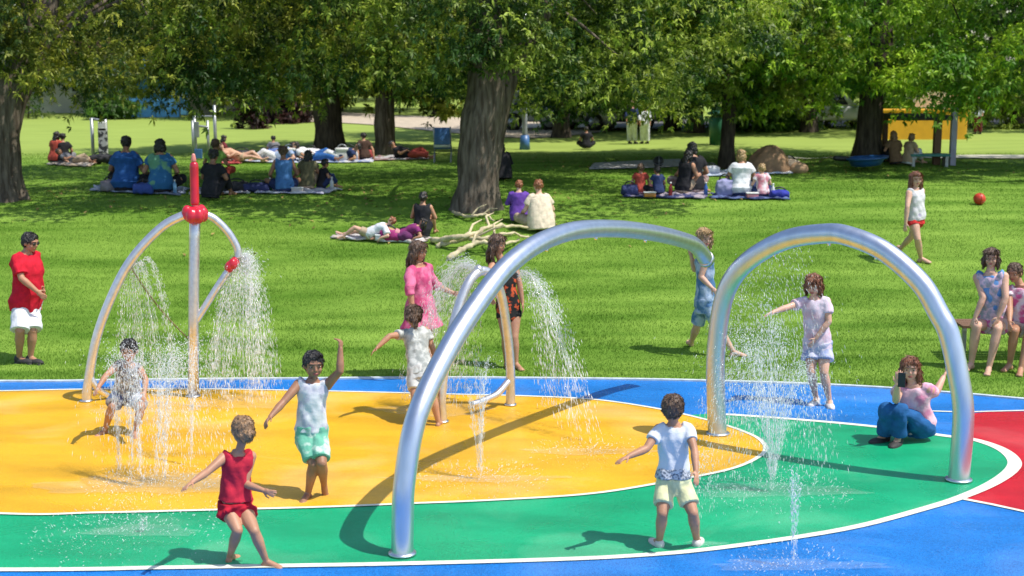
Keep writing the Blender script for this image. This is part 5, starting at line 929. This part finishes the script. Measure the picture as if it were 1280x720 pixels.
pic('person in white lying at the left of the cream blanket', 462, 301, 262, 1.05, 'lie', 'fair', 'red', 'short', CW, CT, .8, bl=.6)
pic('person in plum lying in the middle of the cream blanket', 502, 302, 268, 1.0, 'lie', 'tan', 'black', 'long', cloth('plum', (.2, .03, .13)), CP, .5, bl=.5)
pic('figure in a dark hooded wrap seated behind the big trunk', 627, 226, 190, 1.45, 'knees', 'brown', 'black', 'long', CB, CB, 1.6, extra=[dict(kind='cape', m=CB, name='wrap')])
pic('person in purple sitting at the roots of the big trunk', 648, 279, 175, 1.25, 'knees', 'fair', 'red', 'short', CPU, CPU, 1.5)
pic('woman in a loose cream top with red hair, seated with her back turned', 676, 290, 200, 1.5, 'cross', 'fair', 'red', 'short', cloth('cream', (.66, .56, .42)), CT, .6, extra=[dict(kind='cape', m=cloth('cream', (.66, .56, .42)), name='long_top')])
pic('tall dark haired woman in black seated on the family blanket', 868, 243, 195, 1.75, 'cross', 'tan', 'black', 'bob', CB, cloth('floral', (.4, .33, .3), (.2, .12, .12), 14), .5, head=-40)
pic('woman with bare shoulders leaning beside the tall dark haired woman', 854, 244, 130, 1.5, 'knees', 'tan', 'black', 'long', CB, CT, 0, bl=.5)
pic('child in red sitting on the family blanket', 800, 245, 170, 1.0, 'cross', 'tan', 'brown', 'short', CR, CP, .5, child=.9)
pic('child in navy on the family blanket', 823, 246, 200, .95, 'cross', 'tan', 'black', 'short', CN, CB, .5, child=.9)
pic('man in white shirt seated with his back turned on the navy blanket', 927, 247, 182, 1.55, 'cross', 'tan', 'blond', 'bob', CW, CN, .6, fat=1.2)
pic('child in pink and white sitting right of the man in the white shirt', 953, 248, 190, 1.05, 'cross', 'fair', 'blond', 'short', cloth('pink_white', (.62, .22, .28), (.7, .66, .68), 8), CN, .5, child=.9)
pic('woman with long brown hair sitting right of the bright tree', 1119, 207, 200, 1.4, 'knees', 'tan', 'light', 'long', cloth('brown_top', (.2, .12, .07)), CB)
pic('person in cream top and white trousers sitting by the low teal bench', 1134, 207, 120, 1.3, 'knees', 'fair', 'light', 'bob', cloth('sand', (.5, .36, .24)), CW, .5)
pic('person in dark clothes sitting alone far back on the lawn', 733, 187, 180, 1.1, 'cross', 'tan', 'black', 'short', CB, CB)
def standing(label, u, v, yaw, h, sk, hr_, st, top, bottom):
    g = at(u, v); s_ = 1800/g[1]; p = lambda x, z: (u + x*h*s_, v - z*h*s_*.99)
    J = posed((u, v), p(0, .82), p(0, .52), yaw, h, 0, p(0, .925), [((*p(-.13, .66),), (*p(-.13, .52),)), ((*p(.13, .66),), (*p(.14, .52),))] and [((p(-.13, .66)[0], p(-.13, .66)[1], -1), (p(-.12, .52)[0], p(-.12, .52)[1], -1)), ((p(.13, .66)[0], p(.13, .66)[1], -1), (p(.13, .52)[0], p(.13, .52)[1], -1))],
        [((p(-.06, .28)[0], p(-.06, .28)[1], -1), p(-.06, .05)), ((p(.06, .28)[0], p(.06, .28)[1], -1), p(.07, .05))])
    P_(label, J, h, 0, sk, hr_, st, [dict(kind='shirt', m=top, hem=-.12, sleeve=1.6, ease=.026), dict(kind='trousers', m=bottom, len=1.85, ease=.024), dict(kind='shoes', m=M_SHOE)], voxel=.012, detail=False)
standing('person in dark jacket and white trousers standing far back among the trees', 790, 180, 150, 1.35, 'tan', 'light', 'short', CN, CW)
standing('person in white standing far back right of the dark jacket', 806, 180, 200, 1.25, 'tan', 'black', 'short', CW, CW)
standing('person in white top and maroon trousers at the right end of the yellow wall', 1222, 168, 190, 1.3, 'tan', 'red', 'short', CW, cloth('maroon', (.16, .03, .04)))
standing('person in red behind the dark flat roof of the shelter', 1166, 168, 180, 1.6, 'tan', 'red', 'short', CR, CB)
